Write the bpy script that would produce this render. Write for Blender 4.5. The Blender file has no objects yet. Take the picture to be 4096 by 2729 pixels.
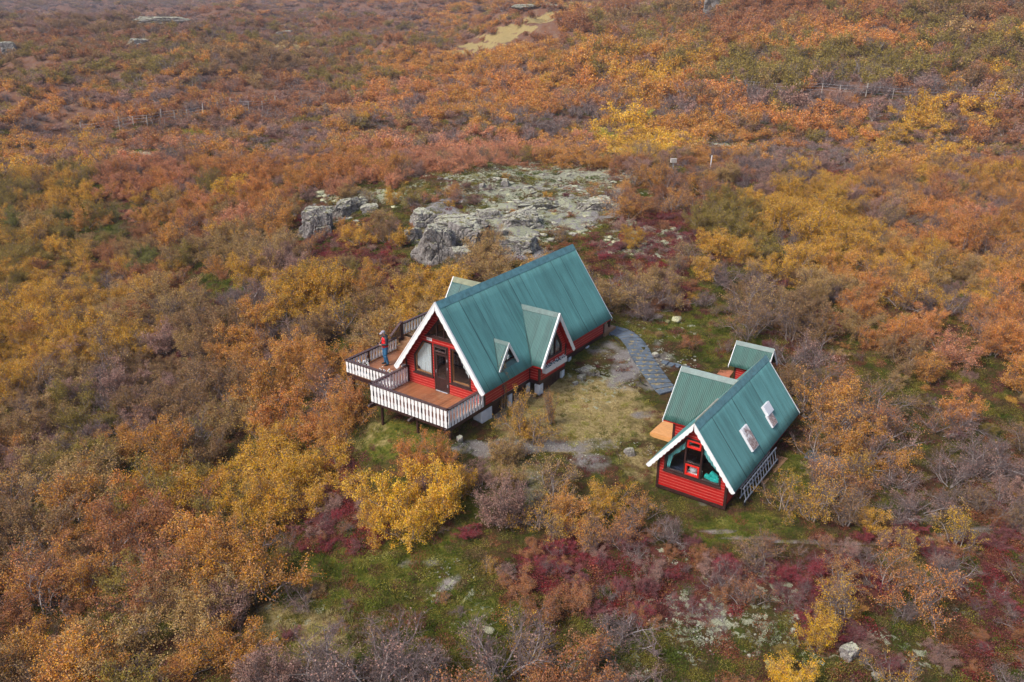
import bpy, bmesh, math, random
import numpy as np
from mathutils import Vector, Matrix
random.seed(7)
C = bpy.context.scene.collection
PI = math.pi

# ------------------------------------------------------------------ camera model
CAMZ, PIT, FPX, CX, CY = 16.308, 0.392221, 3265.5, 2048.0, 1364.5
def proj(X, Y, Z):
    c, s = math.cos(PIT), math.sin(PIT)
    z = Z - CAMZ
    fd = Y*c - z*s; up = Y*s + z*c
    fd = np.maximum(fd, 0.01)
    return CX + X/fd*FPX, CY - up/fd*FPX
def rayd(u, v):
    c, s = math.cos(PIT), math.sin(PIT)
    x = (u-CX)/FPX; y = -(v-CY)/FPX
    return np.array([x, c + y*s, -s + y*c])

# ------------------------------------------------------------------ helpers
def tag(o, label=None, cat=None, group=None, kind=None):
    if label: o['label'] = label
    if cat: o['category'] = cat
    if group: o['group'] = group
    if kind: o['kind'] = kind
    return o
def empty(name, loc=(0, 0, 0), rz=0.0, label=None, cat=None, group=None):
    o = bpy.data.objects.new(name, None); C.objects.link(o)
    o.location = loc; o.rotation_euler = (0, 0, rz); o.empty_display_size = 0.3
    return tag(o, label, cat, group)

class MB:
    def __init__(s): s.v = []; s.f = []; s.m = []
    def add(s, vs, fs, mi=0):
        n = len(s.v); s.v += [tuple(map(float, q)) for q in vs]
        s.f += [tuple(n+i for i in f) for f in fs]; s.m += [mi]*len(fs)
    def box(s, lo, hi, mi=0, M=None):
        x0, y0, z0 = lo; x1, y1, z1 = hi
        vs = [(x0,y0,z0),(x1,y0,z0),(x1,y1,z0),(x0,y1,z0),(x0,y0,z1),(x1,y0,z1),(x1,y1,z1),(x0,y1,z1)]
        if M is not None: vs = [M @ Vector(q) for q in vs]
        s.add(vs, [(0,3,2,1),(4,5,6,7),(0,1,5,4),(1,2,6,5),(2,3,7,6),(3,0,4,7)], mi)
        return s
    def prism(s, poly, mp, d0, d1, mi=0):
        """poly: list of (a,b); mp(a,b,d)->xyz ; extruded from depth d0 to d1"""
        n = len(poly)
        vs = [mp(a, b, d0) for a, b in poly] + [mp(a, b, d1) for a, b in poly]
        fs = [tuple(range(n))[::-1], tuple(range(n, 2*n))] + [(i, (i+1) % n, n+(i+1) % n, n+i) for i in range(n)]
        s.add(vs, fs, mi); return s
    def tube(s, pts, rad, seg=8, mi=0, cap=True):
        pts = [Vector(p) for p in pts]; n = len(pts)
        if not hasattr(rad, '__len__'): rad = [rad]*n
        vs = []; fs = []
        for i, p in enumerate(pts):
            t = (pts[min(i+1, n-1)]-pts[max(i-1, 0)]).normalized()
            a = t.cross(Vector((0, 0, 1)))
            if a.length < 1e-3: a = t.cross(Vector((1, 0, 0)))
            a.normalize(); b = t.cross(a)
            for k in range(seg):
                an = 2*PI*k/seg
                vs.append(p + (a*math.cos(an)+b*math.sin(an))*rad[i])
        for i in range(n-1):
            for k in range(seg):
                fs.append((i*seg+k, i*seg+(k+1) % seg, (i+1)*seg+(k+1) % seg, (i+1)*seg+k))
        if cap: fs += [tuple(range(seg))[::-1], tuple(range((n-1)*seg, n*seg))]
        s.add(vs, fs, mi); return s
    def ball(s, c, r, mi=0, seg=10, ring=7):
        if not hasattr(r, '__len__'): r = (r, r, r)
        vs = []; fs = []
        for i in range(ring+1):
            th = PI*i/ring
            for k in range(seg):
                ph = 2*PI*k/seg
                vs.append((c[0]+r[0]*math.sin(th)*math.cos(ph), c[1]+r[1]*math.sin(th)*math.sin(ph), c[2]+r[2]*math.cos(th)))
        for i in range(ring):
            for k in range(seg):
                fs.append((i*seg+k, (i+1)*seg+k, (i+1)*seg+(k+1) % seg, i*seg+(k+1) % seg))
        s.add(vs, fs, mi); return s
    def build(s, name, mats, parent=None, smooth=False, bevel=0, label=None):
        me = bpy.data.meshes.new(name); me.from_pydata(s.v, [], s.f)
        if not isinstance(mats, (list, tuple)): mats = [mats]
        for m in mats: me.materials.append(m)
        if len(mats) > 1: me.polygons.foreach_set('material_index', s.m)
        bm = bmesh.new(); bm.from_mesh(me)
        bmesh.ops.recalc_face_normals(bm, faces=bm.faces)
        bm.to_mesh(me); bm.free()
        if smooth: me.polygons.foreach_set('use_smooth', [True]*len(me.polygons))
        me.update()
        o = bpy.data.objects.new(name, me); C.objects.link(o)
        if parent is not None: o.parent = parent
        if bevel:
            b = o.modifiers.new('bevel', 'BEVEL'); b.width = bevel; b.segments = 2; b.limit_method = 'ANGLE'
        if label: o['label'] = label
        return o

def bezpts(pts, n=8):
    """Catmull-Rom through points"""
    P = [Vector(p) for p in pts]; P = [P[0]*2-P[1]] + P + [P[-1]*2-P[-2]]
    out = []
    for i in range(1, len(P)-2):
        for k in range(n):
            t = k/n; a, b, c, d = P[i-1], P[i], P[i+1], P[i+2]
            out.append(0.5*((2*b)+(c-a)*t+(2*a-5*b+4*c-d)*t*t+(3*b-a-3*c+d)*t**3))
    out.append(P[-2]); return out

# ------------------------------------------------------------------ value noise (numpy)
_rs = np.random.RandomState(11)
_tab = _rs.rand(256, 256)
def vnoise(x, y):
    x = np.asarray(x, float); y = np.asarray(y, float)
    xi = np.floor(x).astype(int); yi = np.floor(y).astype(int)
    fx = x-xi; fy = y-yi
    fx = fx*fx*(3-2*fx); fy = fy*fy*(3-2*fy)
    a = _tab[xi & 255, yi & 255]; b = _tab[(xi+1) & 255, yi & 255]
    c = _tab[xi & 255, (yi+1) & 255]; d = _tab[(xi+1) & 255, (yi+1) & 255]
    return (a*(1-fx)+b*fx)*(1-fy)+(c*(1-fx)+d*fx)*fy
def fbm(x, y, o=4):
    r = 0; a = .5; t = 0
    for i in range(o):
        r = r + a*vnoise(x*(2.03**i)+17.3*i, y*(2.03**i)+9.1*i); t += a; a *= .5
    return r/t

# ------------------------------------------------------------------ materials
def newmat(name):
    m = bpy.data.materials.new(name); m.use_nodes = True
    nt = m.node_tree; nt.nodes.clear()
    return m, nt
def nn(nt, t, **kw):
    n = nt.nodes.new(t)
    for k, v in kw.items():
        if k in n.inputs: n.inputs[k].default_value = v
        else: setattr(n, k, v)
    return n
def ramp(nt, stops, fac, interp='LINEAR'):
    r = nt.nodes.new('ShaderNodeValToRGB'); r.color_ramp.interpolation = interp
    e = r.color_ramp.elements
    while len(e) < len(stops): e.new(0.5)
    for i, (p, c) in enumerate(stops):
        e[i].position = p; e[i].color = (*c, 1) if len(c) == 3 else c
    nt.links.new(fac, r.inputs[0]); return r.outputs[0]
def mixc(nt, fac, a, b, blend='MIX'):
    m = nt.nodes.new('ShaderNodeMix'); m.data_type = 'RGBA'; m.blend_type = blend
    for s, v in ((m.inputs[0], fac), (m.inputs[6], a), (m.inputs[7], b)):
        if hasattr(v, 'is_output'): nt.links.new(v, s)
        elif isinstance(v, (int, float)): s.default_value = v
        else: s.default_value = (*v, 1)
    return m.outputs[2]
def math_(nt, op, a, b=None, c=None, clamp=False):
    m = nt.nodes.new('ShaderNodeMath'); m.operation = op; m.use_clamp = clamp
    for i, v in enumerate((a, b, c)):
        if v is None: continue
        if hasattr(v, 'is_output'): nt.links.new(v, m.inputs[i])
        else: m.inputs[i].default_value = v
    return m.outputs[0]
def noise(nt, scale, vec=None, detail=3, rough=.55, dist=0):
    n = nt.nodes.new('ShaderNodeTexNoise'); n.inputs['Scale'].default_value = scale
    n.inputs['Detail'].default_value = detail; n.inputs['Roughness'].default_value = rough
    n.inputs['Distortion'].default_value = dist
    if vec is not None: nt.links.new(vec, n.inputs['Vector'])
    return n.outputs['Fac']
def objco(nt, scale=(1, 1, 1)):
    t = nt.nodes.new('ShaderNodeTexCoord'); mp = nt.nodes.new('ShaderNodeMapping')
    mp.inputs['Scale'].default_value = scale
    nt.links.new(t.outputs['Object'], mp.inputs['Vector']); return mp.outputs[0]
def finish(nt, col, rough=.6, metal=0, bump=None, bstr=.3, bdist=.01, spec=.5):
    p = nt.nodes.new('ShaderNodeBsdfPrincipled'); o = nt.nodes.new('ShaderNodeOutputMaterial')
    if hasattr(col, 'is_output'): nt.links.new(col, p.inputs['Base Color'])
    else: p.inputs['Base Color'].default_value = (*col, 1)
    if hasattr(rough, 'is_output'): nt.links.new(rough, p.inputs['Roughness'])
    else: p.inputs['Roughness'].default_value = rough
    p.inputs['Metallic'].default_value = metal
    p.inputs['Specular IOR Level'].default_value = spec
    if bump is not None:
        b = nt.nodes.new('ShaderNodeBump'); b.inputs['Strength'].default_value = bstr; b.inputs['Distance'].default_value = bdist
        nt.links.new(bump, b.inputs['Height']); nt.links.new(b.outputs[0], p.inputs['Normal'])
    nt.links.new(p.outputs[0], o.inputs[0]); return p

def m_paint(name, col, var=.18, rough=.5, scale=3, dirt=None, stretch=(1, 1, 1)):
    m, nt = newmat(name); v = objco(nt, stretch)
    a = noise(nt, scale, v, 5, .6)
    dark = tuple(c*(1-var) for c in col); light = tuple(min(1, c*(1+var)) for c in col)
    c = ramp(nt, [(.3, dark), (.7, light)], a)
    if dirt:
        d = noise(nt, scale*4, v, 6, .7)
        f = ramp(nt, [(.56, (0, 0, 0)), (.72, (1, 1, 1))], d)
        c = mixc(nt, f, c, dirt)
    finish(nt, c, rough, bump=a, bstr=.15); return m

M = {}
M['red'] = m_paint('red_paint', (.40, .008, .006), .25, .5, 2.2, (.30, .02, .014), (1, 1, 6))
M['redside'] = M['red']
M['worn'] = m_paint('worn_skylit_board_edge', (.60, .20, .16), .35, .6, 5)  # bare worn wood; sky light caught along the edge is painted in too
M['white'] = m_paint('white_paint', (.80, .80, .80), .05, .45, 3)
M['whitewood'] = m_paint('white_paint_weathered', (.76, .77, .80), .06, .5, 3, (.55, .55, .55))
M['concrete'] = m_paint('white_concrete', (.62, .66, .72), .12, .8, 4, (.34, .35, .36))
M['brown'] = m_paint('dark_brown_stain', (.040, .016, .014), .4, .45, 5, (.075, .035, .03))
M['railtop'] = m_paint('rail_brown_stain', (.075, .040, .038), .35, .4, 6, (.13, .08, .075))
M['black'] = m_paint('black_rubber', (.012, .012, .013), .2, .6, 5)
M['metal'] = m_paint('galvanised_metal', (.42, .46, .52), .2, .35, 8)
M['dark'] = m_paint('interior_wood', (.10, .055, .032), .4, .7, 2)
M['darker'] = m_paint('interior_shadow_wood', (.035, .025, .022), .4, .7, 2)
M['navy'] = m_paint('navy_cloth', (.015, .02, .05), .3, .8, 4)
M['greyplate'] = m_paint('grey_plate', (.30, .32, .34), .2, .5, 6)

def m_deck(name, c1, c2, c3):
    m, nt = newmat(name)
    v = objco(nt, (7.1, .8, 1)); v2 = objco(nt, (1, 1, 1))
    a = noise(nt, 1.0, v, 3, .6); g = noise(nt, 5, objco(nt, (12, 1, 12)), 6, .7); b = noise(nt, 1.1, v2, 3)
    spx = nt.nodes.new('ShaderNodeSeparateXYZ'); nt.links.new(v2, spx.inputs[0]); wn = nt.nodes.new('ShaderNodeTexWhiteNoise'); wn.noise_dimensions = '1D'
    nt.links.new(math_(nt, 'FLOOR', math_(nt, 'MULTIPLY', spx.outputs[0], 1/.1415)), wn.inputs['W'])
    c = ramp(nt, [(.0, tuple(x*.7 for x in c1)), (.5, c2), (1, c3)], math_(nt, 'MULTIPLY_ADD', wn.outputs[0], .6, math_(nt, 'MULTIPLY', a, .4)))
    c = mixc(nt, .45, c, ramp(nt, [(.3, tuple(x*.45 for x in c1)), (.7, c3)], g))
    c = mixc(nt, ramp(nt, [(.52, (0, 0, 0)), (.8, (.5, .5, .5))], b), c, (.45, .28, .17))
    finish(nt, c, .38, bump=g, bstr=.3, bdist=.004); return m
M['deck'] = m_deck('oiled_deck_wood', (.20, .065, .028), (.33, .12, .05), (.46, .19, .085))
M['step'] = m_deck('weathered_step_wood', (.22, .11, .05), (.33, .17, .085), (.42, .24, .13))
M['pine'] = m_paint('fresh_pine', (.66, .33, .12), .18, .5, 3, (.45, .2, .07), (1, 6, 1))
M['grain'] = m_paint('window_inner_wood', (.42, .17, .05), .2, .5, 4)

def m_roof(name, axis, sheet=1.0, base=(.086, .240, .236), stain=.4):
    """painted corrugated iron: long streaks down the slope, tone change from sheet to sheet"""
    m, nt = newmat(name)
    tc = nt.nodes.new('ShaderNodeTexCoord'); sp = nt.nodes.new('ShaderNodeSeparateXYZ')
    nt.links.new(tc.outputs['Object'], sp.inputs[0])
    along = sp.outputs[1] if axis == 'y' else sp.outputs[0]
    a = math_(nt, 'MULTIPLY', along, 1/sheet)
    fl = math_(nt, 'FLOOR', a); fr = math_(nt, 'FRACT', a)
    wn = nt.nodes.new('ShaderNodeTexWhiteNoise'); wn.noise_dimensions = '1D'; nt.links.new(fl, wn.inputs['W'])
    st = objco(nt, (.25, 2.2, .18) if axis == 'y' else (2.2, .25, .18))
    s1 = noise(nt, 2.0, st, 6, .65, .2); s2 = noise(nt, .6, objco(nt), 3, .5)
    c = ramp(nt, [(.25, tuple(x*.60 for x in base)), (.5, base), (.75, tuple(x*1.3 for x in base))], s1)
    c = mixc(nt, .8, c, ramp(nt, [(0, (.91, .91, .91)), (1, (1.09, 1.09, 1.09))], wn.outputs[0]), 'MULTIPLY')
    c = mixc(nt, ramp(nt, [(.5, (0, 0, 0)), (.75, (stain,)*3)], s2), c, tuple(x*.55 for x in base))
    seam = ramp(nt, [(0, (1, 1, 1)), (.018, (.75, .75, .75)), (.034, (0, 0, 0))], fr)
    c = mixc(nt, seam, c, tuple(x*.22 for x in base))
    finish(nt, c, ramp(nt, [(.3, (.32,)*3), (.7, (.5,)*3)], s1), spec=.5); return m
M['roofA'] = m_roof('teal_corrugated_roof', 'y', .93)
M['roofS'] = m_roof('green_corrugated_roof', 'x', 1.1, (.060, .145, .135), .3)
M['roofB'] = m_roof('teal_corrugated_roof_small', 'y', 1.03, (.094, .242, .240), .22)
M['cap'] = m_paint('ridge_cap_metal', (.10, .24, .26), .3, .4, 4, (.20, .28, .29))
M['capG'] = m_paint('ridge_cap_green', (.075, .135, .125), .25, .45, 4, (.12, .2, .2))
M['mossycap'] = m_paint('mossy_metal', (.19, .20, .12), .3, .6, 4, (.10, .15, .12))
M['lid'] = None
def m_lid():
    m, nt = newmat('peeling_white_lid'); v = objco(nt)
    a = noise(nt, 2.2, v, 6, .75, .6)
    g = nt.nodes.new('ShaderNodeTexCoord'); sp = nt.nodes.new('ShaderNodeSeparateXYZ'); nt.links.new(g.outputs['Object'], sp.inputs[0])
    h = math_(nt, 'MULTIPLY_ADD', sp.outputs[0], .55, math_(nt, 'MULTIPLY', a, 1.0))
    f = ramp(nt, [(1.12/1.6, (0, 0, 0)), (1.22/1.6, (1, 1, 1))], math_(nt, 'DIVIDE', h, 1.6))
    b = noise(nt, 14, v, 4, .7)
    c = mixc(nt, f, (.78, .75, .74), ramp(nt, [(.35, (.16, .07, .055)), (.65, (.55, .45, .42))], b))
    finish(nt, c, .5); return m
M['lid'] = m_lid()

def m_glass():
    m, nt = newmat('window_glass')
    g = nn(nt, 'ShaderNodeBsdfGlossy', Roughness=.015); g.inputs['Color'].default_value = (.9, .95, 1, 1)
    t = nn(nt, 'ShaderNodeBsdfTransparent'); t.inputs['Color'].default_value = (.93, .95, .95, 1)
    lw = nn(nt, 'ShaderNodeLayerWeight', Blend=.5)
    f = math_(nt, 'MULTIPLY_ADD', math_(nt, 'POWER', lw.outputs[1], 3.0), .85, .05, clamp=True)
    mx = nt.nodes.new('ShaderNodeMixShader'); o = nt.nodes.new('ShaderNodeOutputMaterial')
    nt.links.new(f, mx.inputs[0]); nt.links.new(t.outputs[0], mx.inputs[1]); nt.links.new(g.outputs[0], mx.inputs[2])
    nt.links.new(mx.outputs[0], o.inputs[0]); return m
M['glass'] = m_glass()
def m_cloth(name, col, str_=(14, 14, .8), c2=None):
    m, nt = newmat(name); a = noise(nt, 1.2, objco(nt, str_), 3, .5)
    c = ramp(nt, [(.3, c2 or tuple(x*.7 for x in col)), (.65, col)], a)
    finish(nt, c, .8, bump=a, bstr=.5, bdist=.03); return m
M['curtain'] = m_cloth('white_curtain', (.72, .76, .78))
M['teal'] = m_cloth('teal_curtain', (.22, .62, .62), (9, 9, 3), (.10, .36, .38))
M['cushion'] = m_cloth('turquoise_cushion', (.03, .62, .55), (9, 9, 9), (.01, .35, .33))

def m_rock(name='grey_rock'):
    m, nt = newmat(name); v = objco(nt)
    tc = nt.nodes.new('ShaderNodeNewGeometry')
    a = noise(nt, 1.3, v, 8, .7); b = noise(nt, 9, v, 6, .75); l = noise(nt, 2.6, v, 7, .75, .4)
    c = ramp(nt, [(.3, (.15, .115, .105)), (.55, (.23, .20, .19)), (.75, (.33, .30, .28))], a)
    c = mixc(nt, .5, c, ramp(nt, [(.35, (.1, .085, .08)), (.7, (.48, .47, .44))], b))
    sp = nt.nodes.new('ShaderNodeSeparateXYZ'); nt.links.new(tc.outputs['Normal'], sp.inputs[0])
    upf = math_(nt, 'MULTIPLY_ADD', sp.outputs[2], .55, math_(nt, 'MULTIPLY', l, .9))
    c = mixc(nt, ramp(nt, [(.80, (0, 0, 0)), (.92, (.7,)*3)], upf), c, ramp(nt, [(.35, (.36, .37, .26)), (.65, (.58, .57, .42))], b))
    mo = noise(nt, 1.7, objco(nt, (1.3, 1, 1)), 5, .7)
    f = math_(nt, 'MULTIPLY', ramp(nt, [(.52, (0, 0, 0)), (.6, (1, 1, 1))], mo), ramp(nt, [(.35, (0, 0, 0)), (.7, (1, 1, 1))], sp.outputs[2]))
    c = mixc(nt, f, c, ramp(nt, [(.3, (.07, .07, .015)), (.7, (.2, .17, .04))], b))
    vo = nt.nodes.new('ShaderNodeTexVoronoi'); vo.feature = 'DISTANCE_TO_EDGE'; vo.inputs['Scale'].default_value = .8
    wv = nt.nodes.new('ShaderNodeVectorMath'); wv.operation = 'ADD'
    nz = nt.nodes.new('ShaderNodeTexNoise'); nz.inputs['Scale'].default_value = 2.0; nt.links.new(v, nz.inputs['Vector'])
    nt.links.new(v, wv.inputs[0]); nt.links.new(nz.outputs['Color'], wv.inputs[1]); nt.links.new(wv.outputs[0], vo.inputs['Vector'])
    cr = ramp(nt, [(0, (.25, .25, .25)), (.022, (1, 1, 1))], vo.outputs[0])
    c = mixc(nt, cr, (.05, .045, .035), c)
    h = math_(nt, 'ADD', math_(nt, 'MULTIPLY', cr, .8), math_(nt, 'MULTIPLY', b, .7))
    finish(nt, c, .9, bump=h, bstr=.9, bdist=.06, spec=.2); return m
M['rock'] = m_rock()
M['lichen'] = m_paint('pale_lichen_moss', (.42, .44, .30), .35, .95, 9, (.22, .2, .1))
M['slate'] = m_paint('dark_paving_slab', (.10, .125, .155), .4, .7, 2.6, (.17, .18, .18))
M['postwood'] = m_paint('grey_post_wood', (.42, .38, .34), .3, .8, 6)

# ------------------------------------------------------------------ frames of the two cabins
AO, AYAW = (-3.058, 33.374, 0.0), 0.617062
BO, BYAW = (7.079, 27.658, 16.308-18.041), 0.611752
def A2W(x, y, z=0):
    c, s = math.cos(AYAW), math.sin(AYAW); return (AO[0]+x*c+y*s, AO[1]-x*s+y*c, z)
def B2W(x, y, z=0):
    c, s = math.cos(BYAW), math.sin(BYAW); return (BO[0]+x*c+y*s, BO[1]-x*s+y*c, z+BO[2])
def W2A(X, Y):
    c, s = math.cos(AYAW), math.sin(AYAW); dx = X-AO[0]; dy = Y-AO[1]; return dx*c-dy*s, dx*s+dy*c
def W2B(X, Y):
    c, s = math.cos(BYAW), math.sin(BYAW); dx = X-BO[0]; dy = Y-BO[1]; return dx*c-dy*s, dx*s+dy*c

# ------------------------------------------------------------------ terrain heights
ctrl = []
for x, y, z in ((-1.77,-2.25,-1.2),(.34,-2.25,-1.0),(2.45,-2.25,-.75),(2.24,-.15,-.85),(2.24,2.1,-.88),(2.9,3.6,-.85),(2.9,5.9,-.62),
                (2.5,8,-.45),(2.3,10.6,-.28),(0,10.8,-.3),(-2.24,10.6,-.1),(-4.8,-1.3,-2.0),(-4.8,2.5,-1.1),(-2.3,1,-1.0),(-2.6,6,-.1),(-5,6,-.2),(-7,0,-2.9),
                (0,3,-.9),(0,7,-.5),(3.2,12.5,-.4)):
    X, Y, Z = A2W(x, y, z); ctrl.append((X, Y, Z))
for x, y, z in ((-1.45,0,-.20),(1.45,0,-.22),(0,-.4,-.22),(1.45,7.7,-.2),(-1.45,7.7,-.05),(-2.8,3,-.06),(-2.8,6.5,.05),(2.4,2,-.12),(2.4,6,-.15),(-3.5,4.2,.02),(-.8,12,-.02),(-3,12,.05),(0,4,0)):
    X, Y, Z = B2W(x, y, z); ctrl.append((X, Y, Z))
def cz(u, v, z):
    d = rayd(u, v); t = (z-CAMZ)/d[2]; ctrl.append((d[0]*t, d[1]*t, z))
def cd(u, v, Y):
    d = rayd(u, v); t = Y/d[1]; ctrl.append((d[0]*t, Y, CAMZ+d[2]*t))
for q in ((0,2729,-5.6),(700,2729,-4.2),(1400,2729,-3.0),(2048,2729,-2.7),(2700,2729,-2.5),(3400,2729,-2.6),(4096,2729,-3.0),
          (0,2000,-6.8),(700,2000,-5.4),(1250,2000,-3.3),(1700,2100,-2.4),(2300,2100,-2.1),(300,1500,-6.0),(900,1500,-4.4),(-600,2000,-8),(-600,1400,-7),
          (0,1000,-5.0),(500,1000,-4.0),(1000,1300,-2.6),(1100,1000,-1.8),(4096,2100,-2.7),(3400,2150,-2.2),(2900,2150,-2.0),(4700,2100,-3),
          (1900,1800,-1.15),(2300,1800,-1.35),(2500,1900,-1.7),(2250,1600,-1.1),(2550,1430,-.6),
          (1700,1080,-.5),(1350,930,-.9),(1250,800,-.4),(1750,840,1.3),(2000,700,1.2),(2300,760,.9),(2050,930,.5),(2300,940,.0),(2500,1050,-.2),(1300,700,.3),(2600,700,.7),
          (3000,1200,-.9),(3300,1000,-.8),(4000,1000,-1.4),(3600,1500,-1.8),(4096,1500,-2.2),(4600,1200,-2),(3300,750,-.6),(4000,700,-.8),
          (0,600,-2.2),(700,600,-1.2),(1500,550,0),(2500,520,-.3),(3400,520,-.8),(4000,520,-.8),(300,480,-1.5),(1000,430,-.5)):
    cz(*q)
for q in ((3500,400,128),(2900,360,140),(4096,410,126),(4096,300,140),(3500,310,140),(2900,240,165),(4096,0,185),(4096,150,160),(3500,0,200),(3500,150,165),(2900,0,235),(2900,110,195),
          (2350,0,330),(2350,90,225),(2350,190,180),(2048,120,225),(2048,180,195),(2048,250,172),(1980,50,420),(1800,330,160),(1800,230,200),(1800,170,260),(1400,130,300),(1400,250,195),(1400,40,620),
          (0,320,160),(0,200,205),(0,130,270),(0,85,430),(0,0,700),(700,320,160),(700,210,205),(700,120,290),(700,80,450),(700,0,800),(1100,0,850),(1100,60,480),
          (-900,300,180),(-900,100,340),(-900,-40,800),(5000,300,140),(5000,100,170),(5000,-150,230)):
    cd(*q)
for X, Y, Z in ((-60,6,-7),(60,6,-5),(0,2,-4),(0,8,-3.5),(-700,1500,120),(0,1500,110),(700,1500,130),(400,700,62),(-300,3,-10),(900,500,60),(-900,500,10)):
    ctrl.append((X, Y, Z))
ctrl = np.array(ctrl)
def _pq(X, Y):
    R = np.sqrt(X*X+(Y+14)**2); return np.stack([np.arctan2(X, Y+14)*2.2, np.log(R)*1.35], -1)
def _U(r): return np.where(r < 1e-9, 0, r*r*np.log(r+1e-12))
_cp = _pq(ctrl[:, 0], ctrl[:, 1]); _n = len(ctrl)
_K = _U(np.linalg.norm(_cp[:, None]-_cp[None], axis=-1)) + np.eye(_n)*1e-4
_P = np.concatenate([np.ones((_n, 1)), _cp], 1)
_A = np.block([[_K, _P], [_P.T, np.zeros((3, 3))]])
_w = np.linalg.solve(_A, np.concatenate([ctrl[:, 2], np.zeros(3)]))
def sstep(a, b, x):
    t = np.clip((x-a)/(b-a), 0, 1); return t*t*(3-2*t)
def flatmask(X, Y):
    """1 near the cabins (ground kept smooth there), 0 elsewhere"""
    d1 = np.hypot(X-2.5, (Y-33)/1.0); d2 = np.hypot(X-10, Y-31)
    return 1-sstep(5, 13, np.minimum(d1, d2))
def hgt(X, Y):
    X = np.asarray(X, float); Y = np.asarray(Y, float); sh = X.shape
    x = X.ravel(); y = Y.ravel(); out = np.empty_like(x)
    for i in range(0, len(x), 40000):
        q = _pq(x[i:i+40000], y[i:i+40000])
        out[i:i+40000] = _U(np.linalg.norm(q[:, None]-_cp[None], axis=-1)) @ _w[:_n] + _w[_n] + q @ _w[_n+1:]
    fm = 1-flatmask(x, y)*.93
    amp = fm*np.clip(np.hypot(x, y)/60, .5, 3.2)
    out = out + amp*(fbm(x/14+3, y/11, 3)-.5)*1.5*np.clip(np.hypot(x, y)/80, .35, 1.6)
    out = out + fm*(fbm(x/2.3, y/2.3+40, 3)-.5)*.55 + (fbm(x/.6, y/.6, 2)-.5)*.07
    out = out + sstep(110, 260, y)*((fbm(x/42+2, y/34+5, 3)-.5)*13*np.clip(y/300, .5, 1.6)+(fbm(x/13, y/10, 2)-.5)*1.6)
    # rock plateau edge: a step in the ground behind the main cabin
    return out.reshape(sh)
def ground(u, v, it=60):
    """point of the terrain seen at photograph pixel (u, v)"""
    d = rayd(u, v); t = np.exp(np.linspace(math.log(14), math.log(1600), 700))
    P = d[None]*t[:, None]; h = hgt(P[:, 0], P[:, 1]); z = CAMZ+P[:, 2]
    k = np.argmax(z < h)
    if k == 0: k = len(t)-1
    a, b = t[k-1], t[k]
    for _ in range(12):
        m = (a+b)/2; p = d*m
        if CAMZ+p[2] < float(hgt(np.array([p[0]]), np.array([p[1]]))[0]): b = m
        else: a = m
    p = d*b
    return float(p[0]), float(p[1]), float(CAMZ+p[2])
def gz(x, y): return float(hgt(np.array([x]), np.array([y]))[0])

# ------------------------------------------------------------------ ground cover masks, by region
# (u, v, ru, rv, value) ellipses give where each cover lies; edges broken by noise in world space
def region(u, v, X, Y, lst, soft=.35, nz=.5, s=1.5):
    n = fbm(X/s+5, Y/s+9, 4)-.5; r = np.zeros_like(u)
    for a, b, ru, rv, val in lst:
        d = np.sqrt(((u-a)/ru)**2+((v-b)/rv)**2)+n*nz*2
        r = np.maximum(r, val*(1-sstep(1-soft, 1+soft, d)))
    return r
R_GRAVEL = [(2080,1790,290,36,.75),(2350,1850,150,50,.5),(2130,1950,60,120,.42),(2500,1480,80,80,.6),(2430,1400,80,50,.42),(2560,1540,70,45,.42),(2580,1660,60,22,.45),
            (2640,1450,50,110,.45),(2890,2010,90,25,.4),(1730,2260,110,36,.42),(1800,2330,110,60,.5),(2000,1660,40,25,.5),(2860,2500,60,120,.45),(2720,2440,60,100,.4),(3350,1850,60,30,.6)]
R_ROCK = [(2150,700,330,30,.3),(2150,820,200,30,.5),(1850,800,300,30,.4),(1500,790,180,16,.4),(2300,860,180,50,.65),(2050,930,120,100,.75),(2480,780,70,45,.5),(2900,590,100,14,.7),(2500,610,100,16,.5),
          (1330,860,120,50,.6),(600,622,120,12,.5),(850,660,60,10,.5),(2080,1000,130,60,.7),(1780,900,150,80,.7)]
R_SOIL = [(2100,750,300,18,.75),(2350,705,200,20,.6),(1950,775,140,14,.6)]
R_LICH = [(2150,720,480,100,.75),(2100,860,300,100,.8),(2950,2480,320,150,.62),(3450,2610,420,110,.5),(1850,2360,130,80,.4),(1900,2480,110,60,.5),(2450,2650,160,90,.6),(2560,960,170,80,.75),(1500,790,250,35,.8),
          (2900,590,150,22,.9),(2500,610,160,30,.8),(2640,1340,160,90,.35),(2380,1560,130,100,.4),(1200,2450,200,110,.35),(2700,2200,60,100,.4),(600,622,150,16,.8),(3700,2450,200,80,.4),(2250,690,460,60,.7)]
R_RED = [(1350,1000,200,110,.9),(1480,1120,180,110,.8),(2700,920,160,110,1),(2560,1080,230,120,.7),(2650,1190,170,60,.7),(3350,720,160,60,1),(3500,830,140,60,.7),(1300,2060,170,130,.9),(1480,2150,110,60,.8),(1370,1870,110,50,.8),
         (2400,2250,330,110,1),(2750,2350,330,110,.9),(3300,2350,300,150,.8),(3380,2530,180,60,1),(3900,2300,250,200,.7),(1100,1950,90,60,.3),(3100,1140,220,60,.5),(3350,1300,150,40,.5),(2450,1010,140,60,.6),(1900,1000,160,90,.7),
         (4000,2600,200,150,.6),(3500,2150,250,60,.5),(1900,2130,120,50,.5),(300,1650,120,60,.5),(700,1450,90,50,.5),(430,590,120,14,.9),(1250,625,190,16,.9),(2500,640,260,18,.6),(3800,440,200,25,.6),(2330,1830,100,40,.4),(1680,2320,150,60,.3)]
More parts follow.
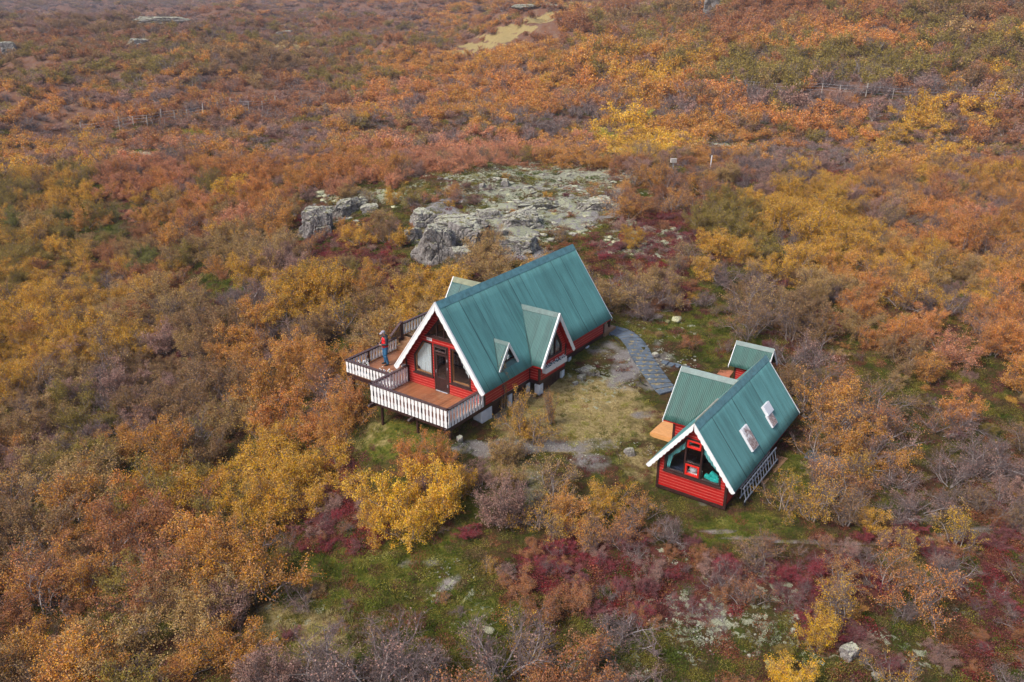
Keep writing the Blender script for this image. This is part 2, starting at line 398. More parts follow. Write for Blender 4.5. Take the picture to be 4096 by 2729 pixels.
R_GREEN = [(2250,1650,400,180,.55),(1650,1760,230,80,.9),(1950,1960,220,90,.95),(1500,2280,330,170,.9),(1850,2480,420,130,.75),(1750,2650,400,120,.8),(2950,2110,200,60,1),(2700,1310,260,60,.75),(2960,1400,160,60,.8),(3100,1560,120,120,.6),(3180,1900,90,140,.6),
           (2300,1400,100,60,.8),(2800,2420,120,40,.9),(3900,2330,150,120,.55),(330,960,130,160,.8),(1650,780,170,30,.9),(2350,960,120,60,.5),(1020,1160,160,60,.6),(800,190,120,30,.8),(1250,1760,100,60,.8),(3500,1340,120,60,.7),(2200,1500,180,70,.7),(2450,1300,120,60,.6)]
R_DRY = [(2300,1640,330,150,.8),(1150,2560,260,130,.9),(1830,212,90,9,.9),(1920,185,80,13,1),(2000,152,80,17,1),(2080,115,80,17,1),(2150,80,60,12,1),(2215,55,50,9,.9),(1150,185,110,14,.6),(2050,1900,130,70,.5),(2450,1700,150,80,.7),(2600,1850,110,80,.6),(2350,20,170,14,.8),(1500,1750,120,60,.4)]
R_TRACK = [(4040,2104,110,15,1),(3930,2120,110,14,1),(3810,2140,110,12,1),(3700,2153,90,9,.9),(2870,2122,80,8,.7),(3000,2148,110,9,.8),(3180,2163,120,9,.8),(3350,2172,110,8,.8),(3520,2168,110,8,.8)]
def masks(X, Y, Z):
    u, v = proj(X, Y, Z)
    far = np.clip(Y/45, .6, 8)
    g = np.maximum(region(u, v, X, Y, R_GRAVEL, .6, .8), region(u, v, X, Y, R_SOIL, .5, .7)*.8); r = region(u, v, X, Y, R_ROCK, .5, .9, 2.5)
    l = region(u, v, X, Y, R_LICH, .5, .9, 1.1); rd = region(u, v, X, Y, R_RED, .6, .8, 1.4)
    gr = region(u, v, X, Y, R_GREEN, .6, .6, 1.9); dr = region(u, v, X, Y, R_DRY, .6, .6, 1.7)
    tr = region(u, v, X, Y, R_TRACK, .4, .2)
    return g, r, l, rd, gr, dr, tr, u, v
HAZE = True
# ------------------------------------------------------------------ ground mesh
def build_ground():
    ys = [2.0]
    while ys[-1] < 1500: ys.append(ys[-1]*(1.0058 if ys[-1] > 14 else 1.05))
    ys = np.array(ys); ps = np.concatenate([np.linspace(-1.6, -.72, 50)[:-1], np.linspace(-.72, .72, 430), np.linspace(.72, 1.6, 50)[1:]])
    PX, PY = np.meshgrid(ps, ys)
    X = (PX*(PY+6)); Y = PY.copy(); Z = hgt(X, Y)
    g, r, l, rd, gr, dr, tr, u, v = masks(X, Y, Z)
    # rock slabs and the pale moss cushions stand a little proud of the soil
    Z = Z + np.clip(r, 0, 1)*(np.maximum(0, fbm(X/1.7, Y/1.7, 4)-.42)*1.1) + np.clip(l, 0, 1)*np.maximum(0, vnoise(X*2.6, Y*2.6)-.45)*.32
    Z = Z - np.clip(tr, 0, 1)*.12
    near = (Y < 75)
    Z = Z + near*(1-np.clip(g+tr, 0, 1))*(1-flatmask(X, Y)*.6)*(vnoise(X*3.1, Y*3.1)-.5)*.10
    ny, nx = X.shape
    co = np.stack([X, Y, Z], -1).reshape(-1, 3)
    me = bpy.data.meshes.new('ground'); me.vertices.add(len(co)); me.vertices.foreach_set('co', co.ravel())
    i = np.arange(ny-1)[:, None]*nx+np.arange(nx-1)[None]
    f = np.stack([i, i+1, i+nx+1, i+nx], -1).reshape(-1, 4)
    me.loops.add(f.size); me.loops.foreach_set('vertex_index', f.ravel())
    me.polygons.add(len(f)); me.polygons.foreach_set('loop_start', np.arange(len(f))*4)
    me.polygons.foreach_set('use_smooth', np.ones(len(f), bool)); me.update()
    def ca(n, a, b, c):
        at = me.color_attributes.new(n, 'FLOAT_COLOR', 'POINT')
        at.data.foreach_set('color', np.stack([a, b, c, np.ones_like(a)], -1).astype(np.float32).ravel())
    far = sstep(55, 120, Y)
    ca('ca', g, r, l); ca('cb', rd, gr, dr); ca('cc', tr, far, far*0)
    o = bpy.data.objects.new('ground', me); C.objects.link(o); o['kind'] = 'structure'
    m, nt = newmat('heath_ground'); v = objco(nt)
    A = nn(nt, 'ShaderNodeAttribute', attribute_name='ca'); B = nn(nt, 'ShaderNodeAttribute', attribute_name='cb'); Cc = nn(nt, 'ShaderNodeAttribute', attribute_name='cc')
    def sep(n):
        s = nt.nodes.new('ShaderNodeSeparateColor'); nt.links.new(n.outputs['Color'], s.inputs[0]); return s.outputs
    a, b, c_ = sep(A), sep(B), sep(Cc)
    n1 = noise(nt, 1.1, v, 6, .65); n2 = noise(nt, 7, v, 6, .75); n3 = noise(nt, 30, v, 3, .7); n4 = noise(nt, .35, v, 4, .6)
    base = ramp(nt, [(.3, (.030, .030, .010)), (.45, (.075, .055, .018)), (.55, (.095, .045, .025)), (.7, (.12, .085, .03))], n2)
    base = mixc(nt, ramp(nt, [(.4, (0, 0, 0)), (.65, (1, 1, 1))], n1), base, ramp(nt, [(.3, (.035, .05, .010)), (.7, (.09, .10, .02))], n2))
    def msk(s, nz, lo=.35, hi=.6, w=.55):
        x = math_(nt, 'ADD', s, math_(nt, 'MULTIPLY', math_(nt, 'SUBTRACT', nz, .5), w*2)); return ramp(nt, [(lo, (0, 0, 0)), (hi, (1, 1, 1))], x)
    col = base
    base = mixc(nt, c_[1], base, base)
    col = mixc(nt, c_[1], base, ramp(nt, [(.3, (.09, .055, .035)), (.45, (.19, .09, .05)), (.55, (.17, .10, .08)), (.7, (.27, .17, .07))], noise(nt, .9, v, 6, .7)))
    col = mixc(nt, msk(b[1], n1), col, ramp(nt, [(.3, (.028, .042, .007)), (.46, (.085, .100, .014)), (.58, (.155, .135, .025)), (.7, (.21, .165, .045))], n2))
    col = mixc(nt, msk(b[2], n1), col, ramp(nt, [(.3, (.16, .11, .045)), (.5, (.33, .25, .105)), (.7, (.50, .39, .20))], n2))
    col = mixc(nt, msk(b[0], n1, w=.5), col, ramp(nt, [(.3, (.03, .025, .012)), (.45, (.10, .035, .025)), (.58, (.15, .045, .038)), (.68, (.06, .06, .02)), (.78, (.13, .09, .04))], n2))
    grv = ramp(nt, [(.3, (.11, .095, .09)), (.5, (.26, .235, .225)), (.7, (.42, .40, .38))], n3)
    col = mixc(nt, msk(a[0], n1, .3, .55, .5), col, mixc(nt, .3, grv, ramp(nt, [(.4, (.16, .11, .06)), (.6, (.30, .27, .25))], n2)))
    rk = ramp(nt, [(.3, (.13, .11, .105)), (.5, (.27, .25, .24)), (.7, (.44, .42, .40))], n2)
    col = mixc(nt, msk(a[1], n1, .4, .6, .7), col, rk)
    lc = ramp(nt, [(.35, (.17, .17, .09)), (.5, (.34, .35, .24)), (.7, (.52, .51, .38))], n3)
    nl = noise(nt, 3.4, v, 5, .62, .5)
    col = mixc(nt, msk(a[2], nl, .62, .72, 1.5), col, lc)
    col = mixc(nt, ramp(nt, [(.3, (0, 0, 0)), (.7, (1, 1, 1))], c_[0]), col, ramp(nt, [(.4, (.22, .18, .16)), (.6, (.36, .31, .28))], n3))
    bh = math_(nt, 'ADD', n2, math_(nt, 'MULTIPLY', n3, .5))
    finish(nt, col, .95, bump=bh, bstr=.9, bdist=.10, spec=.1)
    me.materials.append(m); return o
build_ground()

# ------------------------------------------------------------------ building helpers
def y_plane(y0):            # plane facing -y : (a,b)->(x=a,z=b); depth grows outwards (-y)
    return lambda a, b, d: (a, y0-d, b)
def y_plane_b(y0):          # plane facing +y
    return lambda a, b, d: (a, y0+d, b)
def x_plane(x0, sg=1):      # plane facing +x (sg=1) or -x : (a,b)->(y=a,z=b)
    return lambda a, b, d: (x0+sg*d, a, b)
def hspan(poly, z):
    xs = []
    n = len(poly)
    for i in range(n):
        (x0, z0), (x1, z1) = poly[i], poly[(i+1) % n]
        if abs(z1-z0) < 1e-9:
            continue
        t = (z-z0)/(z1-z0)
        if -1e-9 <= t <= 1+1e-9: xs.append(x0+(x1-x0)*t)
    return (min(xs), max(xs)) if xs else None
def siding(mb, mp, outline, holes=(), pitch=.135, th=.02, worn=.019, z_start=None):
    """horizontal boards clipped to a convex outline, with openings; slot 0 paint, slot 1 worn upper edge, sky light on it painted in"""
    zs = [p[1] for p in outline]; z0, z1 = min(zs), max(zs)
    cuts = set([z0, z1])
    for p in outline: cuts.add(p[1])
    for h in holes:
        for p in h: cuts.add(p[1])
    z = z0 if z_start is None else z_start
    rows = []
    while z < z1-1e-4: rows.append((z, min(z+pitch, z1))); z += pitch
    for (ra, rb) in rows:
        ks = sorted([ra, rb]+[c for c in cuts if ra+1e-4 < c < rb-1e-4])
        for a, b in zip(ks[:-1], ks[1:]):
            sa, sb = hspan(outline, a+1e-5), hspan(outline, b-1e-5)
            if not sa or not sb: continue
            segs = [(sa[0], sa[1], sb[0], sb[1])]
            for h in holes:
                hz = [p[1] for p in h]
                if (a+b)/2 < min(hz) or (a+b)/2 > max(hz): continue
                ha, hb = hspan(h, a+1e-5), hspan(h, b-1e-5)
                if not ha or not hb: continue
                new = []
                for (l0, r0, l1, r1) in segs:
                    if ha[0] >= r0 or ha[1] <= l0: new.append((l0, r0, l1, r1)); continue
                    new.append((l0, ha[0], l1, hb[0])); new.append((ha[1], r0, hb[1], r1))
                segs = new
            last = abs(b-rb) < 1e-6
            for (l0, r0, l1, r1) in segs:
                if r0-l0 < .004 and r1-l1 < .004: continue
                bb = b-worn if last and b-a > worn*1.2 else b
                k = (bb-a)/(b-a); ml, mr = l0+(l1-l0)*k, r0+(r1-r0)*k
                mb.prism([(l0, a), (r0, a), (mr, bb), (ml, bb)], mp, -.01, th, 0)
                if last: mb.prism([(ml, bb), (mr, bb), (r1, b), (l1, b)], lambda p, q, d, f=mp: f(p, q, d), -.01, th*.97, 1)
def inset(poly, w):
    """inset of a convex polygon (any winding)"""
    n = len(poly); A = sum(poly[i][0]*poly[(i+1) % n][1]-poly[(i+1) % n][0]*poly[i][1] for i in range(n))
    sg = 1 if A > 0 else -1; L = []
    for i in range(n):
        x0, y0 = poly[i]; x1, y1 = poly[(i+1) % n]; dx, dy = x1-x0, y1-y0; l = math.hypot(dx, dy)
        nx, ny = -dy/l*sg, dx/l*sg; L.append((nx, ny, nx*x0+ny*y0+w))
    out = []
    for i in range(n):
        a, b = L[i-1], L[i]; det = a[0]*b[1]-a[1]*b[0]
        out.append(((a[2]*b[1]-a[1]*b[2])/det, (a[0]*b[2]-a[2]*b[0])/det))
    return out
def ring(mb, mp, poly, w, d0, d1, mi=0):
    q = inset(poly, w); n = len(poly)
    for i in range(n):
        mb.prism([poly[i], poly[(i+1) % n], q[(i+1) % n], q[i]], mp, d0, d1, mi)
def window(parent, mp, poly, fw=.07, name='window', mull=(), mat=None, d0=-.05, d1=.05, sill=None, mw=.06, label=None, inner=None, gl=.0):
    mat = mat or M['brown']
    mb = MB(); ring(mb, mp, poly, fw, d0, d1)
    if sill: (xa, xb, z) = sill; mb.prism([(xa, z-.05), (xb, z-.05), (xb, z), (xa, z)], mp, d0, d1+.05)
    fr = mb.build(name, mat, parent, bevel=.006, label=label)
    pm = MB(); pm.prism(inset(poly, fw*.9), mp, gl-.004, gl+.002); pm.build('pane', M['glass'], fr)
    if inner:
        im = MB(); ring(im, mp, inset(poly, fw), .035, d0-.05, gl-.01); im.build('inner_frame', M['grain'], fr)
    for (xa, za, xb, zb) in mull:
        dx, dz = xb-xa, zb-za; l = math.hypot(dx, dz); nx, nz = -dz/l*mw/2, dx/l*mw/2
        MB().prism([(xa+nx, za+nz), (xa-nx, za-nz), (xb-nx, zb-nz), (xb+nx, zb+nz)], mp, d0+.003, d1-.004).build('mullion', mat, fr, bevel=.004)
    return fr
def corrugated(name, parent, mat, origin, along, down, length, run, pitch=.076, amp=.013, clip=None, label=None, rows=6):
    """corrugated sheet: starts at origin, ridge runs 'along' (unit) for length, falls 'down' (unit) for run; clip(s)->(t0,t1) fraction of run"""
    o = Vector(origin); a = Vector(along); d = Vector(down); nrm = a.cross(d).normalized()
    if nrm.z < 0: nrm = -nrm
    n = int(length/pitch*6); vs = []; fs = []
    for i in range(n+1):
        s = length*i/n; h = amp*math.sin(2*PI*s/pitch)
        t0, t1 = clip(s) if clip else (0, 1)
        for k in range(rows+1):
            t = t0+(t1-t0)*k/rows
            vs.append(o+a*s+d*(run*t)+nrm*h)
    for i in range(n):
        for k in range(rows):
            q = i*(rows+1)+k; fs.append((q, q+1, q+rows+2, q+rows+1))
    me = bpy.data.meshes.new(name); me.from_pydata([tuple(v) for v in vs], [], fs); me.materials.append(mat)
    me.polygons.foreach_set('use_smooth', [True]*len(fs)); me.update()
    ob = bpy.data.objects.new(name, me); C.objects.link(ob); ob.parent = parent
    so = ob.modifiers.new('thick', 'SOLIDIFY'); so.thickness = .004; so.offset = -1
    if label: ob['label'] = label
    return ob
def barge(name, parent, apex, tip, plane_pt, ndir, w=.21, amp=.03, waves=12, th=.035, mat=None, plain=False, endr=True):
    """scalloped barge board in a vertical plane. apex, tip: (a,z) ; plane_pt(a,z,d)"""
    ax, az = apex; tx, tz = tip; L = math.hypot(tx-ax, tz-az); ux, uz = (tx-ax)/L, (tz-az)/L
    # inward normal (downwards)
    nx, nz = uz, -ux
    if nz > 0: nx, nz = -nx, -nz
    P = lambda s, d: (ax+ux*s+nx*d, az+uz*s+nz*d)
    vert = w/abs(ux) if abs(ux) > .01 else w            # vertical drop at apex
    up = [P(0, 0), P(L, 0)]
    low = []
    s_ap = (0-ax)  # mitre at the apex line a = ax
    N = waves*8
    sm = abs(w*uz/ux)            # where lower edge meets the mitre line
    for i in range(N+1):
        s = L-.02-(L-.02-sm)*i/N
        e = 0 if plain else amp*abs(math.sin(PI*i/8.0*1.0))
        low.append(P(s, w-amp+e if not plain else w))
    if endr:
        rr = w*.42; low = [P(L-rr*.0, w*.25), P(L+.015, w*.55), P(L-.02, w*.85)]+low[3:] if not plain else [P(L, w)]+low
    poly = up+low
    mb = MB()
    # triangulate safely: strip between upper edge and lower outline
    lo = low[::-1]; n = len(lo); vs = []
    for i, q in enumerate(lo):
        # project on the upper edge
        s = (q[0]-ax)*ux+(q[1]-az)*uz; s = max(0, min(L, s if i else 0))
        if i == 0: s = 0
        if i == n-1: s = L
        vs.append((P(s, 0), q))
    V = []; F = []
    for (t, b) in vs:
        V += [plane_pt(t[0], t[1], 0), plane_pt(b[0], b[1], 0), plane_pt(t[0], t[1], th), plane_pt(b[0], b[1], th)]
    for i in range(n-1):
        k = i*4; j = k+4
        F += [(k, k+1, j+1, j), (k+2, j+2, j+3, k+3), (k, j, j+2, k+2), (k+1, k+3, j+3, j+1)]
    F += [(0, 2, 3, 1), ((n-1)*4, (n-1)*4+1, (n-1)*4+3, (n-1)*4+2)]
    mb.add(V, F); return mb.build(name, mat or M['white'], parent)
def curtain_mesh(name, parent, mp, cols, d=-.10, amp=.018, mat=None, freq=26):
    """cols: list of (a, ztop, zbot) across; wavy sheet"""
    mb = MB(); V = []; F = []; n = 60; xs = [c[0] for c in cols]
    R = 14
    for i in range(n+1):
        a = xs[0]+(xs[-1]-xs[0])*i/n
        zt = float(np.interp(a, xs, [c[1] for c in cols])); zb = float(np.interp(a, xs, [c[2] for c in cols]))
        for k in range(R+1):
            t = k/R
            V.append(mp(a+.01*math.sin(t*5+i*.4), zt+(zb-zt)*t, d+amp*math.sin(a*freq*2+.7*math.sin(3*a)+t*.8)*(0.4+.6*t)))
    for i in range(n):
        for k in range(R):
            q = i*(R+1)+k; F.append((q, q+1, q+R+2, q+R+1))
    mb.add(V, F); o = mb.build(name, mat or M['curtain'], parent, smooth=True)
    s = o.modifiers.new('thick', 'SOLIDIFY'); s.thickness = .004; return o

# ------------------------------------------------------------------ MAIN CABIN
Wd, HR, HE, EX, OF, RB, LB = 2.243, 4.423, .792, 2.592, .429, 10.876, 10.589
SL = (HR-HE)/EX
cab = empty('a_frame_cabin', AO, -AYAW, 'large red gabled cabin with teal corrugated roof and white railed deck on posts', 'cabin')
zi = lambda x: HR-.17-SL*abs(x)                # wall top under the roof
def gable_wall():
    f = y_plane(0); zc = zi(Wd)
    out = [(-Wd, -.06), (Wd, -.06), (Wd, zc), (0, zi(0)), (-Wd, zc)]
    winL = [(-1.735, .60), (-.615, .60), (-.615, 2.275), (-1.171, 2.275), (-1.745, 1.45)]
    winR = [(.425, .58), (1.545, .58), (1.545, 1.45), (.99, 2.27), (.425, 2.27)]
    top = [(-.95, 2.60), (.95, 2.60), (0, 3.74)]
    door = [(-.535, -.0), (.315, 0), (.315, 2.27), (-.535, 2.27)]
    holes = [inset(winL, .03), inset(winR, .03), inset(top, .03), inset(door, .03)]
    mb = MB(); siding(mb, f, out, holes, .128)
    wl = mb.build('gable_wall', [M['red'], M['worn']], cab)
    window(cab, f, winL, .07, sill=(-1.80, -.57, .60), inner=1, label='window left of the door with a drawn white curtain')
    curtain_mesh('curtain', cab, f, [(-1.62, 1.45, .95), (-1.4, 1.8, .72), (-1.15, 2.2, .68), (-.69, 2.2, .66)], d=-.07)
    window(cab, f, winR, .07, sill=(.38, 1.62, .58), inner=1, label='window right of the door with its white curtain pushed to the slope')
    curtain_mesh('curtain', cab, f, [(.75, 2.2, 2.1), (.95, 2.2, 1.75), (1.2, 1.9, 1.3), (1.42, 1.5, .95)], d=-.07)
    window(cab, f, top, .06, sill=(-1.0, 1.0, 2.60), mull=[(-.31, 2.62, -.31, 3.34), (.1, 2.62, .1, 3.6), (-.31, 3.28, .36, 3.28)], mw=.05, label='triangular attic window with flaking dark frames')
    # door
    mb = MB(); ring(mb, f, door, .075, -.04, .045)
    df = mb.build('door_frame', M['brown'], cab, bevel=.006)
    d = MB(); x0, x1 = -.455, .235
    ring(d, f, [(x0, .02), (x1, .02), (x1, 1.86), (x0, 1.86)], .10, -.02, .03); d.prism([(x0+.1, .12), (x1-.1, .12), (x1-.1, .60), (x0+.1, .60)], f, -.015, .012)
    for k in range(6): xx = x0+.13+k*.085; d.prism([(xx, .14), (xx+.07, .14), (xx+.07, .56), (xx, .56)], f, .012, .02)
    d.prism([(x0+.1, .60), (x1-.1, .60), (x1-.1, .68), (x0+.1, .68)], f, -.02, .03)
    dr = d.build('door', M['brown'], cab, bevel=.004)
    MB().prism([(x0+.09, .67), (x1-.09, .67), (x1-.09, 1.77), (x0+.09, 1.77)], f, 0, .006).build('pane', M['glass'], dr)
    MB().tube([f(x0+.05, 1.02, .03), f(x0+.05, 1.02, .07), f(x0+.05, .9, .075)], .011).build('handle', M['metal'], dr)
    for z in (.3, 1.15, 1.55): MB().prism([(x1-.012, z), (x1+.012, z), (x1+.012, z+.12), (x1-.012, z+.12)], f, .03, .05).build('hinge', M['metal'], dr)
    t = MB(); ring(t, f, [(-.47, 1.93), (.24, 1.93), (.24, 2.19), (-.47, 2.19)], .055, .03, .085)
    tr = t.build('transom_window', M['railtop'], cab, bevel=.004)
    MB().prism([(-.42, 1.98), (.19, 1.98), (.19, 2.14), (-.42, 2.14)], f, .045, .05).build('pane', M['glass'], tr)
    MB().prism([(-.45, 0), (.23, 0), (.23, .018), (-.45, .018)], f, -.02, .09).build('threshold', M['metal'], cab)
    # corner boards
    for sx in (-1, 1):
        MB().box((sx*Wd-.05, -.035, -.06), (sx*Wd+.05, .05, zc-.02)).build('corner_board', M['brown'], cab)
    pl = MB(); pl.prism([(-.92, 2.35), (-.62, 2.35), (-.62, 2.49), (-.92, 2.49)], f, .02, .035)
    p = pl.build('number_plate', M['whitewood'], cab, label='small white plate with worn dark marks above the window')
    for x, z, w_, h_ in ((-.895, 2.40, .02, .05), (-.86, 2.42, .018, .02), (-.80, 2.385, .022, .08), (-.735, 2.41, .03, .012), (-.735, 2.445, .03, .012), (-.68, 2.40, .02, .05)):
        MB().prism([(x, z), (x+w_, z), (x+w_, z+h_), (x, z+h_)], f, .035, .038).build('mark', M['brown'], p)
gable_wall()
def side_walls():
    for sg in (1, -1):
        f = x_plane(sg*Wd, sg); top = zi(Wd)+.02
        if sg > 0:   # leave the bay opening
            for ya, yb in ((0, 3.57), (5.80, LB)):
                mb = MB(); siding(mb, f, [(ya, -.06), (yb, -.06), (yb, top), (ya, top)], (), .135); mb.build('side_wall', [M['redside'], M['worn']], cab)
        else:
            mb = MB(); siding(mb, f, [(0, -.06), (LB, -.06), (LB, 1.15), (0, 1.15)], (), .135); mb.build('side_wall', [M['redside'], M['worn']], cab)
        MB().box((sg*Wd-.05, LB-.05, -.06), (sg*Wd+.05, LB+.04, top-.03)).build('corner_board', M['brown'], cab)
    f = y_plane_b(LB); mb = MB(); siding(mb, f, [(-Wd, -.06), (Wd, -.06), (Wd, zi(Wd)), (0, zi(0)), (-Wd, zi(Wd))], ([(1.1, .0), (1.85, .0), (1.85, .95), (1.1, .95)],), .135)
    mb.build('gable_wall', [M['red'], M['worn']], cab, label='rear gable wall')
    # interior lining seen through the panes
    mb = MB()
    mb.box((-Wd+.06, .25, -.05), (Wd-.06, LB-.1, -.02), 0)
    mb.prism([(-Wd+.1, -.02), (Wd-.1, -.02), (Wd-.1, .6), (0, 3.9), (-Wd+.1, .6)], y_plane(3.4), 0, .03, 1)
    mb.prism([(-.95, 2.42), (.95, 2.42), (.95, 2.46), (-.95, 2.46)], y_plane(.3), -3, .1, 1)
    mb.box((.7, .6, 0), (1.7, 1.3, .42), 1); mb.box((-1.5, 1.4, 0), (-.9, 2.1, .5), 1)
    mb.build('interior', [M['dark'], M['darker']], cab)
side_walls()
# roof
cs = EX/math.hypot(EX, HR-HE); sn = (HR-HE)/math.hypot(EX, HR-HE); RUN = math.hypot(EX, HR-HE)
for sg in (1, -1):
    corrugated('roof', cab, M['roofA'], (sg*.01, -OF, HR-.012), (0, 1, 0), (sg*cs, 0, -sn), OF+RB, RUN, label='teal roof slope facing the lawn' if sg > 0 else 'teal roof slope facing the upper deck')
    # rafters boarded in red underneath
    mb = MB()
    mb.prism([(0, HR-.05), (sg*(EX-.03), HE-.03), (sg*(EX-.03), HE-.10), (0, HR-.14)], lambda a, b, d: (a, d, b), -OF+.02, RB-.04)
    mb.build('soffit', M['red'], cab)
capm = MB()
for sg in (1, -1):
    capm.prism([(0, HR+.028), (sg*.20, HR+.028-.20*SL), (sg*.20, HR+.012-.20*SL), (0, HR+.008)], lambda a, b, d: (a, d, b), -OF-.02, RB+.02)
capm.build('ridge_cap', M['cap'], cab, bevel=.004)
fb = lambda a, b, d: (a, -OF-.005-d, b)
for sg in (-1, 1):
    barge('barge_board', cab, (0, HR+.01), (sg*(EX+.02), HE-.02), fb, -1, w=.215, amp=.022, waves=12)
    mb = MB(); mb.prism([(0, HR+.045), (sg*(EX+.03), HE+.015), (sg*(EX+.0), HE-.03), (0, HR+.0)], lambda a, b, d: (a, d, b), -OF-.055, -OF+.03)
    mb.build('barge_capping', M['white'], cab)
    mb = MB(); mb.prism([(0, HR-.0), (sg*(EX), HE-.0), (sg*(EX-.02), HE-.16), (0, HR-.2)], lambda a, b, d: (a, d, b), RB-.02, RB+.025)
    mb.build('barge_board', M['white'], cab, label='plain rear barge board')
MB().prism([(-EX-.0, HE-.02), (-EX+.34, HE-.02), (-EX+.30, HE-.26), (-EX+.16, HE-.36), (-EX+.02, HE-.22)], lambda a, b, d: (a, d, b), -.03, .0).build('bracket', M['whitewood'], cab)

# bay with its own steep gable roof, on the lawn side
def blooms(parent, mat, n, xr, yr, zr_, r, rr):
    me = None
    for i in range(n):
        if me is None:
            m_ = MB(); m_.ball((0, 0, 0), (r, r, r*.6), seg=6, ring=4); me = bpy.data.meshes.new('bloom'); me.from_pydata(m_.v, [], m_.f); me.materials.append(mat)
        o = bpy.data.objects.new('bloom', me); C.objects.link(o); o.parent = parent; s = rr.uniform(.6, 1.15); o.scale = (s, s, s); o.location = (rr.uniform(*xr), rr.uniform(*yr), rr.uniform(*zr_))
def bay():
    yc, zr, xf, hw = 4.68, 3.046, 2.80, 1.12; xe = 3.128; hy, ze = 1.425, .80; sl = (zr-ze)/hy
    run = math.hypot(hy, zr-ze); c_, s_ = hy/run, (zr-ze)/run
    f = x_plane(xf, 1); ztop = zr-.16-sl*hw
    out = [(yc-hw, -.06), (yc+hw, -.06), (yc+hw, ztop), (yc, zr-.16), (yc-hw, ztop)]
    win = [(yc-.74, .80), (yc+.74, .80), (yc+.74, 1.22), (yc+.06, 2.24), (yc-.06, 2.24), (yc-.74, 1.22)]
    mb = MB(); siding(mb, f, out, [inset(win, .03)], .135); mb.build('bay_wall', [M['red'], M['worn']], cab)
    w = window(cab, f, win, .08, mull=[(yc-.30, .84, yc-.30, 1.82), (yc+.16, .84, yc+.16, 2.0)], mw=.08, label='bay window under the steep gable')
    for sy in (-1, 1):
        fm = (lambda a, b, d, s=sy: (a, yc+s*(hw+d), b))
        mb = MB(); siding(mb, fm, [(Wd-.02, -.06), (xf, -.06), (xf, .95), (Wd-.02, .95)], (), .135); mb.build('bay_side_wall', [M['redside'], M['worn']], cab)
        MB().box((xf-.06, yc+sy*hw-.055, -.10), (xf+.03, yc+sy*hw+.055, ztop-.03)).build('corner_board', M['brown'], cab)
    MB().box((Wd-.03, yc-hw-.05, -.06), (Wd+.045, yc-hw+.02, .62)).build('corner_board', M['brown'], cab)
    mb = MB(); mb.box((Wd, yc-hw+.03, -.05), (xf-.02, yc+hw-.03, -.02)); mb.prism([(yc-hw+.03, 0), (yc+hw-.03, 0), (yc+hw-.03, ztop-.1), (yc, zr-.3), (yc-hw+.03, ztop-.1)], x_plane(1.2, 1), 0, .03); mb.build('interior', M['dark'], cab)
    x0 = (HR-zr)/SL-.05
    for sy in (-1, 1):
        # valley clip: the slope starts where it meets the main roof
        def clip(s):
            x = x0+s; zm = HR-SL*x                     # main roof height here
            t1 = 1.0
            if zm > ze: t1 = max(0.0, min(1, (zr-zm)/(zr-ze)))+.02
            return (0, min(1, t1))
        corrugated('bay_roof', cab, M['roofS'], (x0, yc, zr), (1, 0, 0), (0, sy*c_, -s_), xe-x0, run, clip=clip, rows=8)
        mb = MB(); mb.prism([(yc, zr-.03), (yc+sy*(hy-.03), ze-.0), (yc+sy*(hy-.03), ze-.08), (yc, zr-.12)], lambda a, b, d: (d, a, b), 2.0, xe-.02)
        mb.build('soffit', M['red'], cab)
        fbx = lambda a, b, d: (xe+d, a, b)
        barge('barge_board', cab, (yc, zr+.015), (yc+sy*(hy+.03), ze-.03), fbx, 1, w=.16, amp=.018, waves=8)
        mb = MB(); mb.prism([(yc, zr+.03), (yc+sy*(hy+.035), ze+.0), (yc+sy*(hy+.0), ze-.03), (yc, zr+.0)], lambda a, b, d: (d, a, b), xe-.03, xe+.05)
        mb.build('barge_capping', M['white'], cab)
        # valley flashing lying on the main roof
        V0 = Vector((x0, yc, zr)); V1 = Vector((2.607, yc+sy*hy, ze)); dv = (V1-V0).normalized()
        nm = Vector((sn, 0, cs)); sd = dv.cross(nm).normalized()*.07*(-sy)
        mb = MB(); up = nm*.016
        mb.add([V0-sd*.3+up, V0+sd+up, V1+sd+up, V1-sd*.3+up, V0-sd*.3+up*1.4, V0+sd+up*1.4, V1+sd+up*1.4, V1-sd*.3+up*1.4], [(0,1,2,3),(4,5,6,7),(0,1,5,4),(1,2,6,5),(2,3,7,6),(3,0,4,7)])
        mb.build('valley_flashing', M['capG'], cab)
    cm = MB()
    for sy in (-1, 1):
        cm.prism([(yc, zr+.03), (yc+sy*.13, zr+.03-.13*sl), (yc+sy*.13, zr+.015-.13*sl), (yc, zr+.01)], lambda a, b, d: (d, a, b), x0, xe+.02)
    cm.build('ridge_cap', M['capG'], cab)
    # two white picket flower boxes hung on the bay wall
    for k, y0 in enumerate((yc-.93, yc+.03)):
        fbx_ = empty('flower_box', A2W(xf+.02, y0, .30), -AYAW, ('white picket flower box under the bay window, nearer the deck', 'white picket flower box under the bay window, farther from the deck')[k], 'flower box', 'picket flower boxes on the bay wall')
        mb = MB(); mb.box((.02, .02, 0), (.20, .86, .03)); mb.box((.01, 0, .02), (.025, .88, .2))
        mb.build('tray', M['whitewood'], fbx_)
        mb = MB()
        for i in range(13): y = .005+i*.0705; mb.box((.20, y, -.02), (.215, y+.042, .26))
        for i in range(3):
            for y in (0, .875): x = .03+i*.06; mb.box((x, y-.005, -.02), (x+.035, y+.008, .26))
        for z in (.05, .20): mb.box((.188, 0, z), (.2, .88, z+.025))
        mb.build('picket_front', M['white'], fbx_)
        rr = random.Random(k+3)
        lf = MB(); fl = MB()
